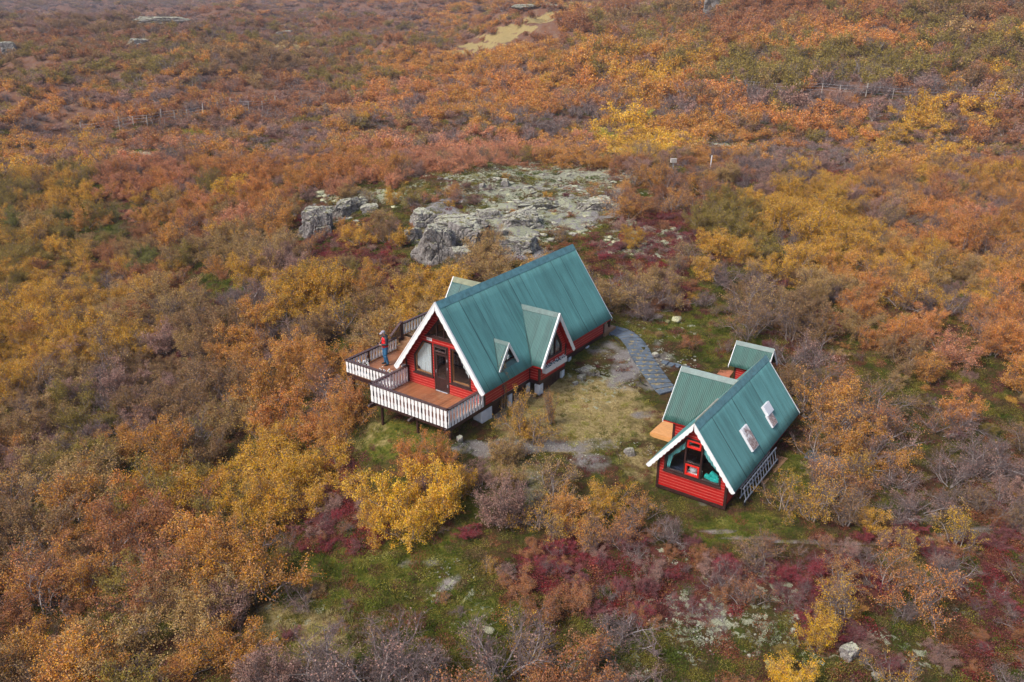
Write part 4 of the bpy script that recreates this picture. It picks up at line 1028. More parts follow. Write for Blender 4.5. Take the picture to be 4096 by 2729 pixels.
# shed behind
def shed():
    x0, x1, yc, zr, hy, ze = -2.80, -.86, 11.95, 1.90, .87, .81; sl = (zr-ze)/hy; run = math.hypot(hy, zr-ze); c_, s_ = hy/run, (zr-ze)/run
    o = empty('garden_shed', B2W(0, 0, 0), -BYAW, 'tiny red shed with green corrugated roof behind the small cabin', 'shed')
    for sy in (-1, 1):
        corrugated('roof', o, m_wing, (x0, yc, zr), (1, 0, 0), (0, sy*c_, -s_), x1-x0, run, amp=.019, pitch=.080)
        mb = MB(); mb.prism([(yc, zr+.025), (yc+sy*(hy+.02), ze), (yc+sy*hy, ze-.10), (yc, zr-.12)], lambda a, b, d: (d, a, b), x0-.03, x0); mb.build('barge_board', M['white'], o)
        barge('barge_board', o, (yc, zr+.012), (yc+sy*(hy+.02), ze-.02), lambda a, b, d: (x1+d, a, b), 1, w=.15, amp=.03, waves=6, th=.03)
        mb = MB(); siding(mb, (lambda a, b, d, s=sy: (a, yc+s*(.62+d), b)), [(x0+.28, -.1), (x1-.2, -.1), (x1-.2, 1.05), (x0+.28, 1.05)], (), .12); mb.build('side_wall', [M['red'], M['worn']], o)
    cm = MB()
    for sy in (-1, 1): cm.prism([(yc, zr+.03), (yc+sy*.15, zr+.03-.15*sl), (yc+sy*.15, zr+.015-.15*sl), (yc, zr+.01)], lambda a, b, d: (d, a, b), x0-.02, x1+.02)
    cm.build('ridge_cap', M['capG'], o)
    for xx, sg in ((x0+.28, -1), (x1-.2, 1)):
        mb = MB(); siding(mb, x_plane(xx, sg), [(yc-.62, -.1), (yc+.62, -.1), (yc+.62, 1.05), (yc, zr-.1), (yc-.62, 1.05)], (), .12); mb.build('gable_wall', [M['red'], M['worn']], o)
        for sy in (-1, 1): MB().box((xx-.04, yc+sy*.62-.04, -.12), (xx+.04, yc+sy*.62+.04, 1.05)).build('corner_board', M['brown'], o)
    p = empty('timber_stack', B2W(-3.55, 11.6, .0), -BYAW+.1, 'stack of reddish boards on the ground beside the tiny shed', 'timber')
    for k in range(5): MB().box((-.9, -.35+k*.16, 0), (.75, -.21+k*.16, .12)).build('board', m_redwood, p, bevel=.005)
m_redwood = m_paint('red_brown_boards', (.42, .15, .08), .3, .7, 4)
shed()

# ------------------------------------------------------------------ paved path
PATHPX = [(2440, 1326), (2475, 1330), (2515, 1350), (2546, 1385), (2566, 1425), (2590, 1462), (2618, 1503), (2650, 1545), (2682, 1577)]
def path():
    ctr = PATHPX
    pts = [ground(u, v) for u, v in ctr]
    C_ = bezpts([(x, y, 0) for x, y, z in pts], 10); wd = 1.25
    mb = MB(); rr = random.Random(5); acc = 0; row = 0; last = C_[0]; side = None
    # march rows of slabs along the curve
    S = [0]
    for a, b in zip(C_[:-1], C_[1:]): S.append(S[-1]+(b-a).length)
    def at(s):
        i = max(0, min(len(S)-2, int(np.searchsorted(S, s)-1))); t = (s-S[i])/max(1e-6, S[i+1]-S[i]); p = C_[i].lerp(C_[i+1], t); d = (C_[i+1]-C_[i]).normalized(); return p, d
    def smz(a, b):
        k = np.arange(12)*PI/6; return float(hgt(a+.5*np.cos(k), b+.5*np.sin(k)).mean())
    s = 0; d_ = .345
    while s < S[-1]-.3:
        off = .0 if row % 2 else .2
        x = -wd/2-off
        while x < wd/2:
            w_ = .42; g = .008
            xa, xb = max(x, -wd/2)+g, min(x+w_, wd/2)-g
            if xb-xa > .1:
                q = []
                dz = rr.uniform(-.004, .004)
                for ss, xx in ((s+g, xa), (s+g, xb), (s+d_-g, xb), (s+d_-g, xa)):
                    p, d = at(ss); n_ = Vector((-d.y, d.x, 0)); P = p+n_*(xx+rr.uniform(-.008, .008)); q.append(P)
                zz = [max(smz(P.x, P.y), gz(P.x, P.y)+.01)+.05+dz for P in q]; zm = sum(zz)/4
                T = [Vector((P.x, P.y, (z_+zm)/2)) for P, z_ in zip(q, zz)]; Bm = [P-Vector((0, 0, .09)) for P in T]
                mb.add(T+Bm, [(0,1,2,3),(4,7,6,5),(0,4,5,1),(1,5,6,2),(2,6,7,3),(3,7,4,0)])
            x += w_
        s += d_; row += 1
    o = mb.build('path', M['slate'], None, bevel=.012); o['kind'] = 'structure'
    bm2 = MB(); V = []; F = []; ss = np.arange(0, S[-1]-.2, .12); NW = 9
    for s_ in ss:
        p, d = at(float(s_)); n_ = Vector((-d.y, d.x, 0))
        for k in range(NW): q = p+n_*(-wd*.56+wd*1.12*k/(NW-1)); e_ = -.10 if k in (0, NW-1) else 0; V.append((q.x, q.y, max(smz(q.x, q.y), gz(q.x, q.y)+.01)+.034+e_))
    for a in range(len(ss)-1):
        for k in range(NW-1): F.append((a*NW+k, a*NW+k+1, (a+1)*NW+k+1, (a+1)*NW+k))
    bm2.add(V, F); o = bm2.build('path_bed', m_bed, None, smooth=True); o['kind'] = 'structure'
    # side branch towards the shed
    mb = MB()
    for (u, v) in ((2655, 1450), (2680, 1458), (2705, 1462), (2740, 1470)):
        x, y, z = ground(u, v); Mt = Matrix.Translation((x, y, z+.02)) @ Matrix.Rotation(-BYAW+rr.uniform(-.1, .1), 4, 'Z'); mb.box((-.22, -.2, -.05), (.22, .2, .02), M=Mt)
    o = mb.build('path', M['slate'], None, bevel=.012); o['kind'] = 'structure'
m_bed = m_paint('sandy_bed', (.24, .20, .12), .5, .95, 9, (.12, .11, .05))
path()

# ------------------------------------------------------------------ rocks
def rock_mesh(seed, size, sub=5, cuts=9, rough=.16):
    rs = np.random.RandomState(seed); bm = bmesh.new(); bmesh.ops.create_icosphere(bm, subdivisions=sub, radius=1.0)
    P = np.array([v.co[:] for v in bm.verts]); P /= np.linalg.norm(P, axis=1)[:, None]
    # intersection of random half-spaces gives a faceted block
    N = rs.normal(size=(cuts+6, 3)); N[:6] = [(1,0,0),(-1,0,0),(0,1,0),(0,-1,0),(0,0,1),(0,0,-1)]; N[:6] += rs.normal(size=(6, 3))*.16
    N /= np.linalg.norm(N, axis=1)[:, None]; D = np.concatenate([rs.uniform(.72, .9, 6), rs.uniform(.82, 1.05, cuts)])
    dt = P @ N.T; R = np.where(dt > .05, D[None]/np.maximum(dt, .05), 9).min(1)
    # vertical joints split the block into columns
    az = P[:, 0]*1.7+P[:, 1]*2.3
    R = R*(1-.10*np.exp(-((np.abs(((az*1.9+fbm(P[:, 2]*2+seed, P[:, 0]*2, 2)) % 1)-.5))/.05)**2))
    sd = rs.normal(size=(22, 3)); sd /= np.linalg.norm(sd, axis=1)[:, None]; wp = P+(np.stack([fbm(P[:, 1]*3+7, P[:, 2]*3, 3), fbm(P[:, 2]*3+seed, P[:, 0]*3, 3), fbm(P[:, 0]*3, P[:, 1]*3+3, 3)], 1)-.5)*.35
    dd = np.linalg.norm((wp[:, None]-sd[None])*np.array([1, 1, .72]), axis=-1); ix = np.argsort(dd, 1)[:, :2]; e = dd[np.arange(len(P)), ix[:, 1]]-dd[np.arange(len(P)), ix[:, 0]]
    if sub > 3: R = R*(1+rs.uniform(-.08, .06, 22)[ix[:, 0]])*(1-.10*np.exp(-(e/.03)**2))
    n = fbm(P[:, 0]*2.2+seed*3, P[:, 1]*2.2+P[:, 2]*2.7, 5)-.5; n2 = fbm(P[:, 0]*7+seed, P[:, 1]*7-P[:, 2]*6, 4)-.5
    R = R*(1+n*rough*1.6+n2*rough*.7)
    Q = P*R[:, None]*np.array(size)[None]
    for v, q in zip(bm.verts, Q): v.co = q
    me = bpy.data.meshes.new('rock'); bm.to_mesh(me); bm.free(); me.materials.append(M['rock'])
    me.polygons.foreach_set('use_smooth', [False]*len(me.polygons)); me.update(); return me
def rock(name, u, v, size, seed, label, cat='rock', sub=5, rz=0, sink=.35, group=None, cuts=9, dz=0):
    x, y, z = ground(u, v); o = bpy.data.objects.new(name, rock_mesh(seed, size, sub, cuts)); C.objects.link(o)
    o.location = (x, y, z+size[2]*(1-2*sink)+dz); o.rotation_euler = (0, 0, rz); return tag(o, label, cat, group)
rock('rock_outcrop', 1752, 1040, (1.35, 1.3, 1.8), 21, 'tall cracked grey rock face behind the main cabin roof', 'rock', 6, .4, .30)
rock('rock_outcrop', 1880, 985, (1.3, 1.4, 1.25), 22, 'broad grey block at the right of the tall rock face', 'rock', 6, .9, .32)
rock('rock_outcrop', 1830, 915, (2.3, 1.5, .8), 23, 'long flat-topped grey block above the tall rock face', 'rock', 6, .1, .35)
rock('rock_outcrop', 1690, 895, (1.0, 1.0, .9), 24, 'small grey block at the upper left of the tall rock face', 'rock', 5, .5, .3)
rock('rock_outcrop', 1275, 935, (1.5, 1.1, 1.6), 25, 'leftmost grey rock sticking out of the red heath', 'rock', 6, .2, .28)
rock('rock_outcrop', 1400, 858, (1.7, 1.0, 1.0), 26, 'grey rock just right of and above the leftmost one', 'rock', 6, .8, .25)
rock('rock_outcrop', 1300, 872, (1.3, .9, .9), 27, 'low pale rock between the two left rocks', 'rock', 5, .8, .35)
rock('rock_outcrop', 2085, 900, (1.7, 1.2, .9), 28, 'lichen-covered grey rock right of the tall face', 'rock', 6, .3, .4)
rock('rock_outcrop', 2145, 830, (2.1, 1.0, .6), 29, 'low mossy rock ledge on the bare plateau', 'rock', 6, .3, .4)
rock('rock_outcrop', 2375, 840, (1.8, .9, .75), 30, 'broken grey rock at the right of the bare plateau', 'rock', 6, .1, .35)
rock('rock_outcrop', 2480, 850, (.9, .8, .6), 31, 'grey rock next to the crimson heath', 'rock', 5, .6, .35)
rock('rock_outcrop', 2070, 1005, (1.6, 1.0, .8), 32, 'grey rock just above the main cabin ridge', 'rock', 6, .2, .3)
rock('rock_outcrop', 1655, 965, (.7, .7, .8), 53, 'small dark rock at the lower left of the tall rock face', 'rock', 5, .4, .3)
rock('rock_outcrop', 1850, 1040, (.8, .7, .7), 54, 'low mossy rock at the right foot of the tall rock face', 'rock', 5, .2, .3)
rock('rock_outcrop', 1960, 870, (1.1, .8, .6), 55, 'low grey rock between the flat-topped block and the lichen rock', 'rock', 5, .2, .4)
rock('rock_outcrop', 1480, 850, (.8, .6, .5), 56, 'small grey rock at the right end of the left rocks', 'rock', 5, .2, .3)
rock('boulder', 2486, 782, (.65, .55, .5), 33, 'single pale boulder at the right end of the bare plateau', 'boulder', 5, .2, .3)
rock('boulder', 2020, 742, (.42, .35, .35), 34, 'small pale boulder on the bare plateau', 'boulder', 4, .2, .3)
rock('boulder', 1928, 748, (.3, .3, .28), 35, 'small dark boulder at the left of the bare plateau', 'boulder', 4, .2, .3)
rock('boulder', 2012, 945, (.45, .4, .45), 36, 'upright grey stone left of the lichen rock', 'boulder', 4, .2, .3)
rock('boulder', 2348, 1492, (.52, .42, .26), 37, 'flat reddish boulder on the lawn by the bay', 'boulder', 5, .3, .35)
rock('boulder', 2326, 1512, (.26, .2, .14), 38, 'grey stone just below the flat boulder', 'boulder', 4, .7, .35)
rock('boulder', 2300, 1535, (.16, .13, .1), 39, 'smallest stone below the flat boulder', 'boulder', 3, .7, .35)
rock('boulder', 2516, 1818, (.24, .2, .24), 40, 'pointed grey stone on the lawn left of the small cabin', 'boulder', 4, .4, .25)
rock('boulder', 1838, 1765, (.16, .14, .16), 41, 'grey stone at the foot of the right deck post', 'boulder', 3, .4, .25)
rock('boulder', 3395, 2628, (.30, .24, .34), 42, 'mossy pointed stone in the lower right heath', 'boulder', 4, .4, .25)
rock('boulder', 3510, 2715, (.2, .18, .12), 43, 'pale stone at the bottom right edge', 'boulder', 4, .4, .3)
rock('boulder', 1105, 2565, (.15, .12, .1), 44, 'small grey stone in the lower left grass', 'boulder', 3, .4, .3)
rock('boulder', 2620, 1425, (.2, .16, .14), 45, 'pale stone on the right edge of the paved path', 'boulder', 3, .4, .3)
rock('rock_outcrop', 2880, 40, (5.2, 3.0, 4.0), 46, 'large cracked rock on the right hilltop at the top edge', 'rock', 6, .2, .4)
rock('rock_outcrop', 2650, 12, (3.2, 2.5, 2.6), 47, 'smaller rock left of the large hilltop rock', 'rock', 5, .2, .35)
rock('rock_outcrop', 2150, 30, (8, 4, 1.0), 48, 'pale bare ledge on the ridge at the top centre', 'rock', 6, .1, .4)
rock('rock_outcrop', 560, 190, (3.0, 2.0, 1.6), 49, 'grey rock among far bushes at the upper left', 'rock', 5, .3, .25)
rock('rock_outcrop', 40, 215, (1.6, 1.6, 1.9), 50, 'grey rock at the upper left edge', 'rock', 5, .3, .25)
rock('rock_outcrop', 1140, 142, (3.0, 1.6, 1.1), 51, 'low grey rock in the far bushes, upper centre left', 'rock', 5, .3, .3)
rock('rock_outcrop', 640, 90, (9.0, 3.0, 1.3), 52, 'long low pale ledge in the far heath, upper left', 'rock', 5, .1, .3)
# scattered small stones on the bare plateau and gravel
def pebbles():
    rr = np.random.RandomState(3); mb = MB(); N = 0
    base = [rock_mesh(100+k, (1, .85, .6), 1, 5, .2) for k in range(4)]
    bv = [(np.array([v.co[:] for v in m.vertices]), [tuple(p.vertices) for p in m.polygons]) for m in base]
    for (u, v, ru, rv, n, s0, s1) in ((2150, 725, 420, 60, 330, .05, .34), (2120, 880, 260, 90, 300, .05, .42), (1500, 790, 220, 25, 60, .06, .3), (1330, 880, 140, 60, 50, .08, .4), (1800, 960, 150, 90, 70, .08, .5), (2950, 2520, 330, 110, 120, .02, .10), (2930, 595, 90, 14, 40, .1, .5), (2300, 1800, 330, 45, 260, .02, .06), (1990, 1790, 200, 35, 160, .02, .06), (2480, 1480, 90, 90, 120, .03, .09),
                                      (2620, 1450, 60, 80, 60, .04, .12), (1780, 2300, 120, 70, 90, .02, .06), (2900, 2480, 150, 100, 160, .02, .07), (2120, 1950, 60, 100, 110, .02, .05), (2450, 800, 150, 70, 60, .06, .25), (2750, 1450, 40, 40, 20, .05, .12)):
        for _ in range(n):
            a, r = rr.rand()*2*PI, math.sqrt(rr.rand()); uu, vv = u+ru*r*math.cos(a), v+rv*r*math.sin(a)
            x, y, z = gfast(uu, vv); s = s0+(s1-s0)*rr.rand()**3; V, F = bv[rr.randint(4)]; t = rr.rand()*6.3; ca, sa = math.cos(t), math.sin(t)
            W = V*s; W = np.stack([W[:, 0]*ca-W[:, 1]*sa+x, W[:, 0]*sa+W[:, 1]*ca+y, W[:, 2]+z+s*.15], 1); mb.add(W.tolist(), F)
    o = mb.build('pebbles', M['rock'], None); tag(o, 'loose pebbles and stones strewn on bare ground', 'pebbles', kind='stuff')
def gfast(u, v):
    d = rayd(u, v); t = 30.0; z = -1.0
    for _ in range(8):
        t = (z-CAMZ)/d[2]; z = gz(d[0]*t, d[1]*t)
    return d[0]*t, d[1]*t, z
pebbles()
def hose(name, pts, r, label):
    P = [gfast(u, v) for u, v in pts]; P = bezpts([(x, y, z+.05) for x, y, z in P], 8)
    MBo = MB().tube([(p.x, p.y, max(p.z, gz(p.x, p.y)+.03)) for p in P], r, 6); o = MBo.build(name, M['black'], None, smooth=True); tag(o, label, 'hose')
hose('black_hose', [(2419, 1318), (2430, 1328), (2445, 1345), (2462, 1362), (2478, 1375)], .022, 'black hose running off the rear corner of the main cabin')
hose('black_hose', [(2558, 1515), (2562, 1530), (2572, 1540), (2590, 1548)], .018, 'short piece of black hose on the gravel beside the path')
def misc():
    x, y, z = gfast(2690, 700); o = empty('utility_box', (x, y, z), .2, 'pale box on a post among the bushes right of the plateau', 'box')
    MB().box((-.30, -.15, .9), (.30, .15, 1.30)).build('box', M['postwood'], o, bevel=.03); MB().box((-.06, -.06, -.2), (.06, .06, .9)).build('post', M['postwood'], o)
    x, y, z = gfast(2838, 690); o = empty('marker_post', (x, y, z), 0, 'lone pale marker post right of the pale box', 'post'); MB().tube([(0, 0, -.2), (.1, 0, 1.7)], .05).build('post', M['whitewood'], o)
misc()
# ------------------------------------------------------------------ wire fences far behind
def fence(tops, label, hgt_=1.35):
    o = None; P = []
    for (u, v) in tops:
        x, y, z = ground(u, v+16); P.append((x, y, z))
    o = empty('wire_fence', P[0], 0, label, 'fence')
    ox, oy, oz = P[0]
    for i, (x, y, z) in enumerate(P):
        h = hgt_*(1.5 if i % 3 == 0 else 1.15); MB().tube([(x-ox, y-oy, z-oz-.4), (x-ox+.08, y-oy, z-oz+h)], .085 if i % 3 == 0 else .06, 6).build('post', M['postwood'], o)
    w = MB()
    for k in (.5, .85, 1.15): w.tube([(x-ox, y-oy, z-oz+k*hgt_) for x, y, z in P], .012, 4)
    w.build('wire', M['metal'], o)
fence([(925, 427), (995, 430), (1050, 428), (1103, 418)], 'far wire fence with pale posts in the upper centre left')
fence([(328, 524), (372, 520), (425, 512), (480, 505), (535, 492), (590, 488), (648, 474), (700, 468), (750, 465), (815, 452)], 'far wire fence running across the heath at left')
fence([(2710, 325), (2765, 298), (2820, 345), (2928, 342), (3010, 352), (3100, 360), (3193, 362), (3285, 360), (3355, 368), (3462, 372), (3568, 382), (3692, 384), (3815, 388), (3972, 395), (4080, 400)], 'long wire fence crossing the heath at the foot of the right hill')
# ------------------------------------------------------------------ person
def person():
    mats = {}
    skin = m_paint('skin', (.50, .27, .19), .08, .6, 6)
    redj = m_paint('red_jacket', (.62, .008, .012), .15, .6, 6); darkj = m_paint('dark_navy_jacket', (.012, .018, .026), .3, .6, 8)
    jean = m_paint('blue_jeans', (.020, .115, .24), .3, .8, 7); shoe = m_paint('dark_shoes', (.018, .015, .016), .3, .5, 8); capc = m_paint('lilac_grey_cap', (.34, .31, .36), .12, .8, 10); hairc = m_paint('grey_hair', (.42, .40, .38), .2, .8, 20)
    ax, ay = -4.27, .70; X, Y, Z = A2W(ax, ay, 0)
    face = math.atan2(-.50, -.86)       # heading in world
    root = empty('person', (X, Y, Z), face-PI/2, 'person in red and dark jacket, jeans and grey cap standing on the side deck', 'person')
    root.rotation_euler = (0, 0, face)   # local +x = forward, +y = left
    def limb(mb, pts, rs, seg=12): mb.tube(bezpts(pts, 5), list(np.interp(np.linspace(0, len(pts)-1, (len(pts)-1)*5+1), range(len(pts)), rs)), seg)
    def remesh(mb, name, mat, vox=.012, parent=root, inflate=0, sm=3):
        o = mb.build(name, mat, parent, smooth=True)
        r = o.modifiers.new('r', 'REMESH'); r.mode = 'VOXEL'; r.voxel_size = vox; r.use_smooth_shade = True
        s = o.modifiers.new('s', 'SMOOTH'); s.factor = .5; s.iterations = sm
        dg = bpy.context.evaluated_depsgraph_get(); me = bpy.data.meshes.new_from_object(o.evaluated_get(dg)); o.modifiers.clear(); o.data = me
        me.materials.clear(); me.materials.append(mat); me.polygons.foreach_set('use_smooth', [True]*len(me.polygons)); return o
    H = 1.80
    # joints
    hip = {1: Vector((0, .10, .93)), -1: Vector((0, -.10, .93))}
    knee = {1: Vector((.035, .11, .50)), -1: Vector((.02, -.125, .50))}
    ank = {1: Vector((-.04, .12, .09)), -1: Vector((-.02, -.15, .09))}
    sh = {1: Vector((.0, .20, 1.44)), -1: Vector((.0, -.20, 1.44))}
    el = {1: Vector((.02, .275, 1.15)), -1: Vector((.02, -.275, 1.15))}
    wr = {1: Vector((.25, .12, 1.13)), -1: Vector((.25, -.12, 1.13))}
    b = MB()
    b.ball((.0, 0, 1.0), (.115, .155, .15), seg=16, ring=10); b.ball((.0, 0, 1.18), (.12, .155, .17), seg=16, ring=10); b.ball((-.005, 0, 1.34), (.12, .175, .15), seg=16, ring=10)
    limb(b, [(-.01, 0, 1.40), (.01, 0, 1.50), (.045, 0, 1.60)], [.085, .058, .055])
    hc = Vector((.075, 0, 1.665))
    b.ball(hc+Vector((-.012, 0, .022)), (.098, .076, .103), seg=18, ring=12)            # skull
    b.ball(hc+Vector((.045, 0, -.045)), (.055, .055, .068), seg=14, ring=9)            # jaw
    b.ball(hc+Vector((.098, 0, -.022)), (.020, .014, .024), seg=8, ring=6)             # nose
    b.ball(hc+Vector((.094, 0, -.066)), (.012, .024, .007), seg=8, ring=5)             # mouth
    for s in (1, -1):
        b.ball(hc+Vector((-.005, s*.079, -.012)), (.020, .010, .030), seg=8, ring=6)    # ears
        limb(b, [hip[s]+Vector((0, 0, .03)), (hip[s]+knee[s])/2+Vector((.01, 0, 0)), knee[s], (knee[s]*.6+ank[s]*.4)+Vector((-.01, 0, 0)), ank[s]], [.088, .078, .056, .055, .036])
        limb(b, [ank[s], ank[s]+Vector((.05, 0, -.04)), ank[s]+Vector((.14, s*.01, -.06))], [.04, .04, .03])
        limb(b, [sh[s]+Vector((0, -s*.03, 0)), (sh[s]+el[s])/2, el[s]], [.062, .05, .042]); limb(b, [el[s], (el[s]+wr[s])/2, wr[s]], [.042, .038, .027])
        pd = Vector((.8, -s*.55, .05)).normalized(); palm = wr[s]+pd*.045
        limb(b, [wr[s], palm, wr[s]+pd*.085], [.026, .034, .03])
        up = Vector((0, 0, 1)); acr = Vector((0.35, s*.0, .9)).normalized()
        for k, ln in enumerate((.072, .08, .075, .06)):     # four fingers curling round the controller
            base = wr[s]+pd*.088+up*(.028-.018*k); d1 = (pd*.75+Vector((0, -s*.6, 0))).normalized(); d2 = Vector((-.3, -s*.95, 0)).normalized()
            limb(b, [base, base+d1*ln*.5, base+d1*ln*.5+d2*ln*.35, base+d1*ln*.45+d2*ln*.6], [.0095, .009, .008, .007], 8)
        tb = wr[s]+pd*.03+up*.022; limb(b, [tb, tb+Vector((.03, -s*.015, .028)), tb+Vector((.055, -s*.035, .030))], [.012, .010, .009], 8)
    body = remesh(b, 'body', skin, .0075, sm=1)
    e = MB()
    for s in (1, -1): e.ball(hc+Vector((.083, s*.030, .004)), (.009, .013, .007), seg=8, ring=5)
    e.build('eyes', M['black'], root)
    h = MB(); h.ball(hc+Vector((-.022, 0, .018)), (.100, .082, .098), seg=18, ring=12); hr = h.build('hair', hairc, root, smooth=True)
    for v in hr.data.vertices:
        if v.co.x > hc.x+.03: v.co.x = hc.x+.03
    c = MB(); c.ball(hc+Vector((-.008, 0, .055)), (.112, .094, .085), seg=20, ring=12); cp = c.build('cap', capc, root, smooth=True)
    for v in cp.data.vertices:
        if v.co.z < hc.z+.045: v.co.z = hc.z+.045+(v.co.x-hc.x)*-.12
    bm_ = MB(); N = 14; V = []; F = []
    for i in range(N+1):
        a = -PI/2+PI*i/N; V += [(hc.x+.06+.02*math.cos(a), hc.y+.082*math.sin(a), hc.z+.055), (hc.x+.085+.105*math.cos(a), hc.y+.086*math.sin(a), hc.z+.028-.035*math.cos(a)-.012*abs(math.sin(a)))]
    for i in range(N): F.append((2*i, 2*i+1, 2*i+3, 2*i+2))
    bm_.add(V, F); br = bm_.build('cap_brim', capc, cp); so = br.modifiers.new('t', 'SOLIDIFY'); so.thickness = .008
    # jeans
    j = MB(); j.ball((.0, 0, .96), (.135, .175, .13), seg=16, ring=10)
    for s in (1, -1): limb(j, [hip[s]+Vector((0, 0, .04)), (hip[s]+knee[s])/2+Vector((.01, 0, 0)), knee[s]+Vector((.01, 0, 0)), knee[s]*.5+ank[s]*.5, ank[s]+Vector((.0, 0, -.005))], [.108, .096, .076, .070, .066])
    remesh(j, 'jeans', jean, .012, sm=2)
    k = MB()
    for s in (1, -1):
        limb(k, [ank[s]+Vector((-.045, 0, -.045)), ank[s]+Vector((.03, 0, -.04)), ank[s]+Vector((.11, s*.012, -.05)), ank[s]+Vector((.19, s*.02, -.058))], [.045, .052, .046, .032])
        k.box(ank[s]+Vector((-.08, -.04, -.09)), ank[s]+Vector((.2, .045, -.06)))
    remesh(k, 'shoes', shoe, .010, sm=2)
    # jacket: red torso, dark sleeves, shoulders and hood
    t = MB(); t.ball((.005, 0, 1.00), (.155, .20, .15), seg=18, ring=10); t.ball((.01, 0, 1.17), (.155, .195, .2), seg=18, ring=10); t.ball((.005, 0, 1.33), (.148, .20, .16), seg=18, ring=10)
    o = remesh(t, 'jacket', redj, .014, sm=3)
    for v in o.data.vertices:
        if v.co.z < .88: v.co.z = .88
    d = MB()
    for s in (1, -1):
        limb(d, [sh[s]+Vector((0, -s*.06, .02)), sh[s]+Vector((0, s*.01, -.01)), (sh[s]+el[s])/2+Vector((0, s*.012, 0)), el[s]], [.075, .086, .074, .066]); limb(d, [el[s], (el[s]+wr[s])/2, wr[s]-Vector((.02, 0, 0))], [.066, .055, .043])
    d.ball((-.03, 0, 1.44), (.125, .20, .065), seg=18, ring=8); d.ball((-.07, 0, 1.515), (.085, .115, .055), seg=16, ring=8); limb(d, [(.01, -.09, 1.49), (.06, 0, 1.50), (.01, .09, 1.49)], [.04, .035, .04])
    d.ball((-.05, 0, 1.30), (.115, .19, .15), seg=16, ring=8)
    sl = remesh(d, 'jacket_sleeves', darkj, .013, sm=2, parent=o)
    # sleeve badge
    MB().prism([(-.03, 1.33), (.03, 1.33), (.03, 1.36), (-.03, 1.36)], lambda a, b, q: (a, .302+q, b), -.02, .0).build('badge', M['white'], sl)
    rc = empty('remote_control', (X, Y, Z), face, 'small dark remote control held in both hands of the person on the deck', 'remote control')
    mb = MB(); mb.box((.27, -.075, 1.125), (.36, .075, 1.155)); mb.build('body', M['greyplate'], rc, bevel=.01)
    mb = MB(); mb.box((.365, -.07, 1.15), (.372, .07, 1.235)); mb.build('screen', M['black'], rc, bevel=.003)
    mb = MB(); mb.tube([(.35, .07, 1.16), (.42, .09, 1.27)], .006); mb.tube([(.35, -.07, 1.16), (.42, -.09, 1.27)], .006); mb.build('antenna', M['black'], rc)
    mb = MB(); mb.tube([(.08, .0, 1.545), (.17, .0, 1.38), (.28, .0, 1.16)], .004, 5); mb.build('lanyard', M['whitewood'], rc)
person()
# planters of small flowers hung behind the side-deck railing
def planters():
    for k, (x, y, lab, yel) in enumerate(((-4.25, -.84, 'flower pot with white blooms near the outer corner of the side deck', 0), (-2.75, -.84, 'flower pot with white and yellow blooms beside the front deck railing', 1))):
        o = empty('flower_pot', A2W(x, y, .0), -AYAW, lab, 'flower pot'); rr = random.Random(k)
        mb = MB(); mb.prism([(-.38, 0), (.38, 0), (.42, .16), (-.42, .16)], lambda a, b, d: (a, d, b), -.09, .09); mb.box((-.36, -.07, .16), (.36, .07, .17)); mb.build('trough', M['whitewood'], o, bevel=.01)
        mb = MB(); mb.box((-.3, -.02, -.0), (.3, .02, .02))
        mb.build('foot', M['brown'], o)
        lf = MB(); fl = MB(); fy = MB()
        for i in range(70): lf.ball((rr.uniform(-.4, .4), rr.uniform(-.1, .1), rr.uniform(.17, .62)), (.035, .03, .02), seg=5, ring=3)
        lf.build('leaves', m_leafg, o); blooms(o, M['white'], 30, (-.4, .4), (-.12, .12), (.42, .74), .036, rr)
        if yel: blooms(o, m_yel, 9, (.1, .4), (-.12, .12), (.42, .70), .036, rr)
m_leafg = m_paint('green_leaves', (.03, .07, .025), .4, .7, 20); m_yel = m_paint('yellow_petals', (.65, .42, .05), .2, .6, 10)
planters()
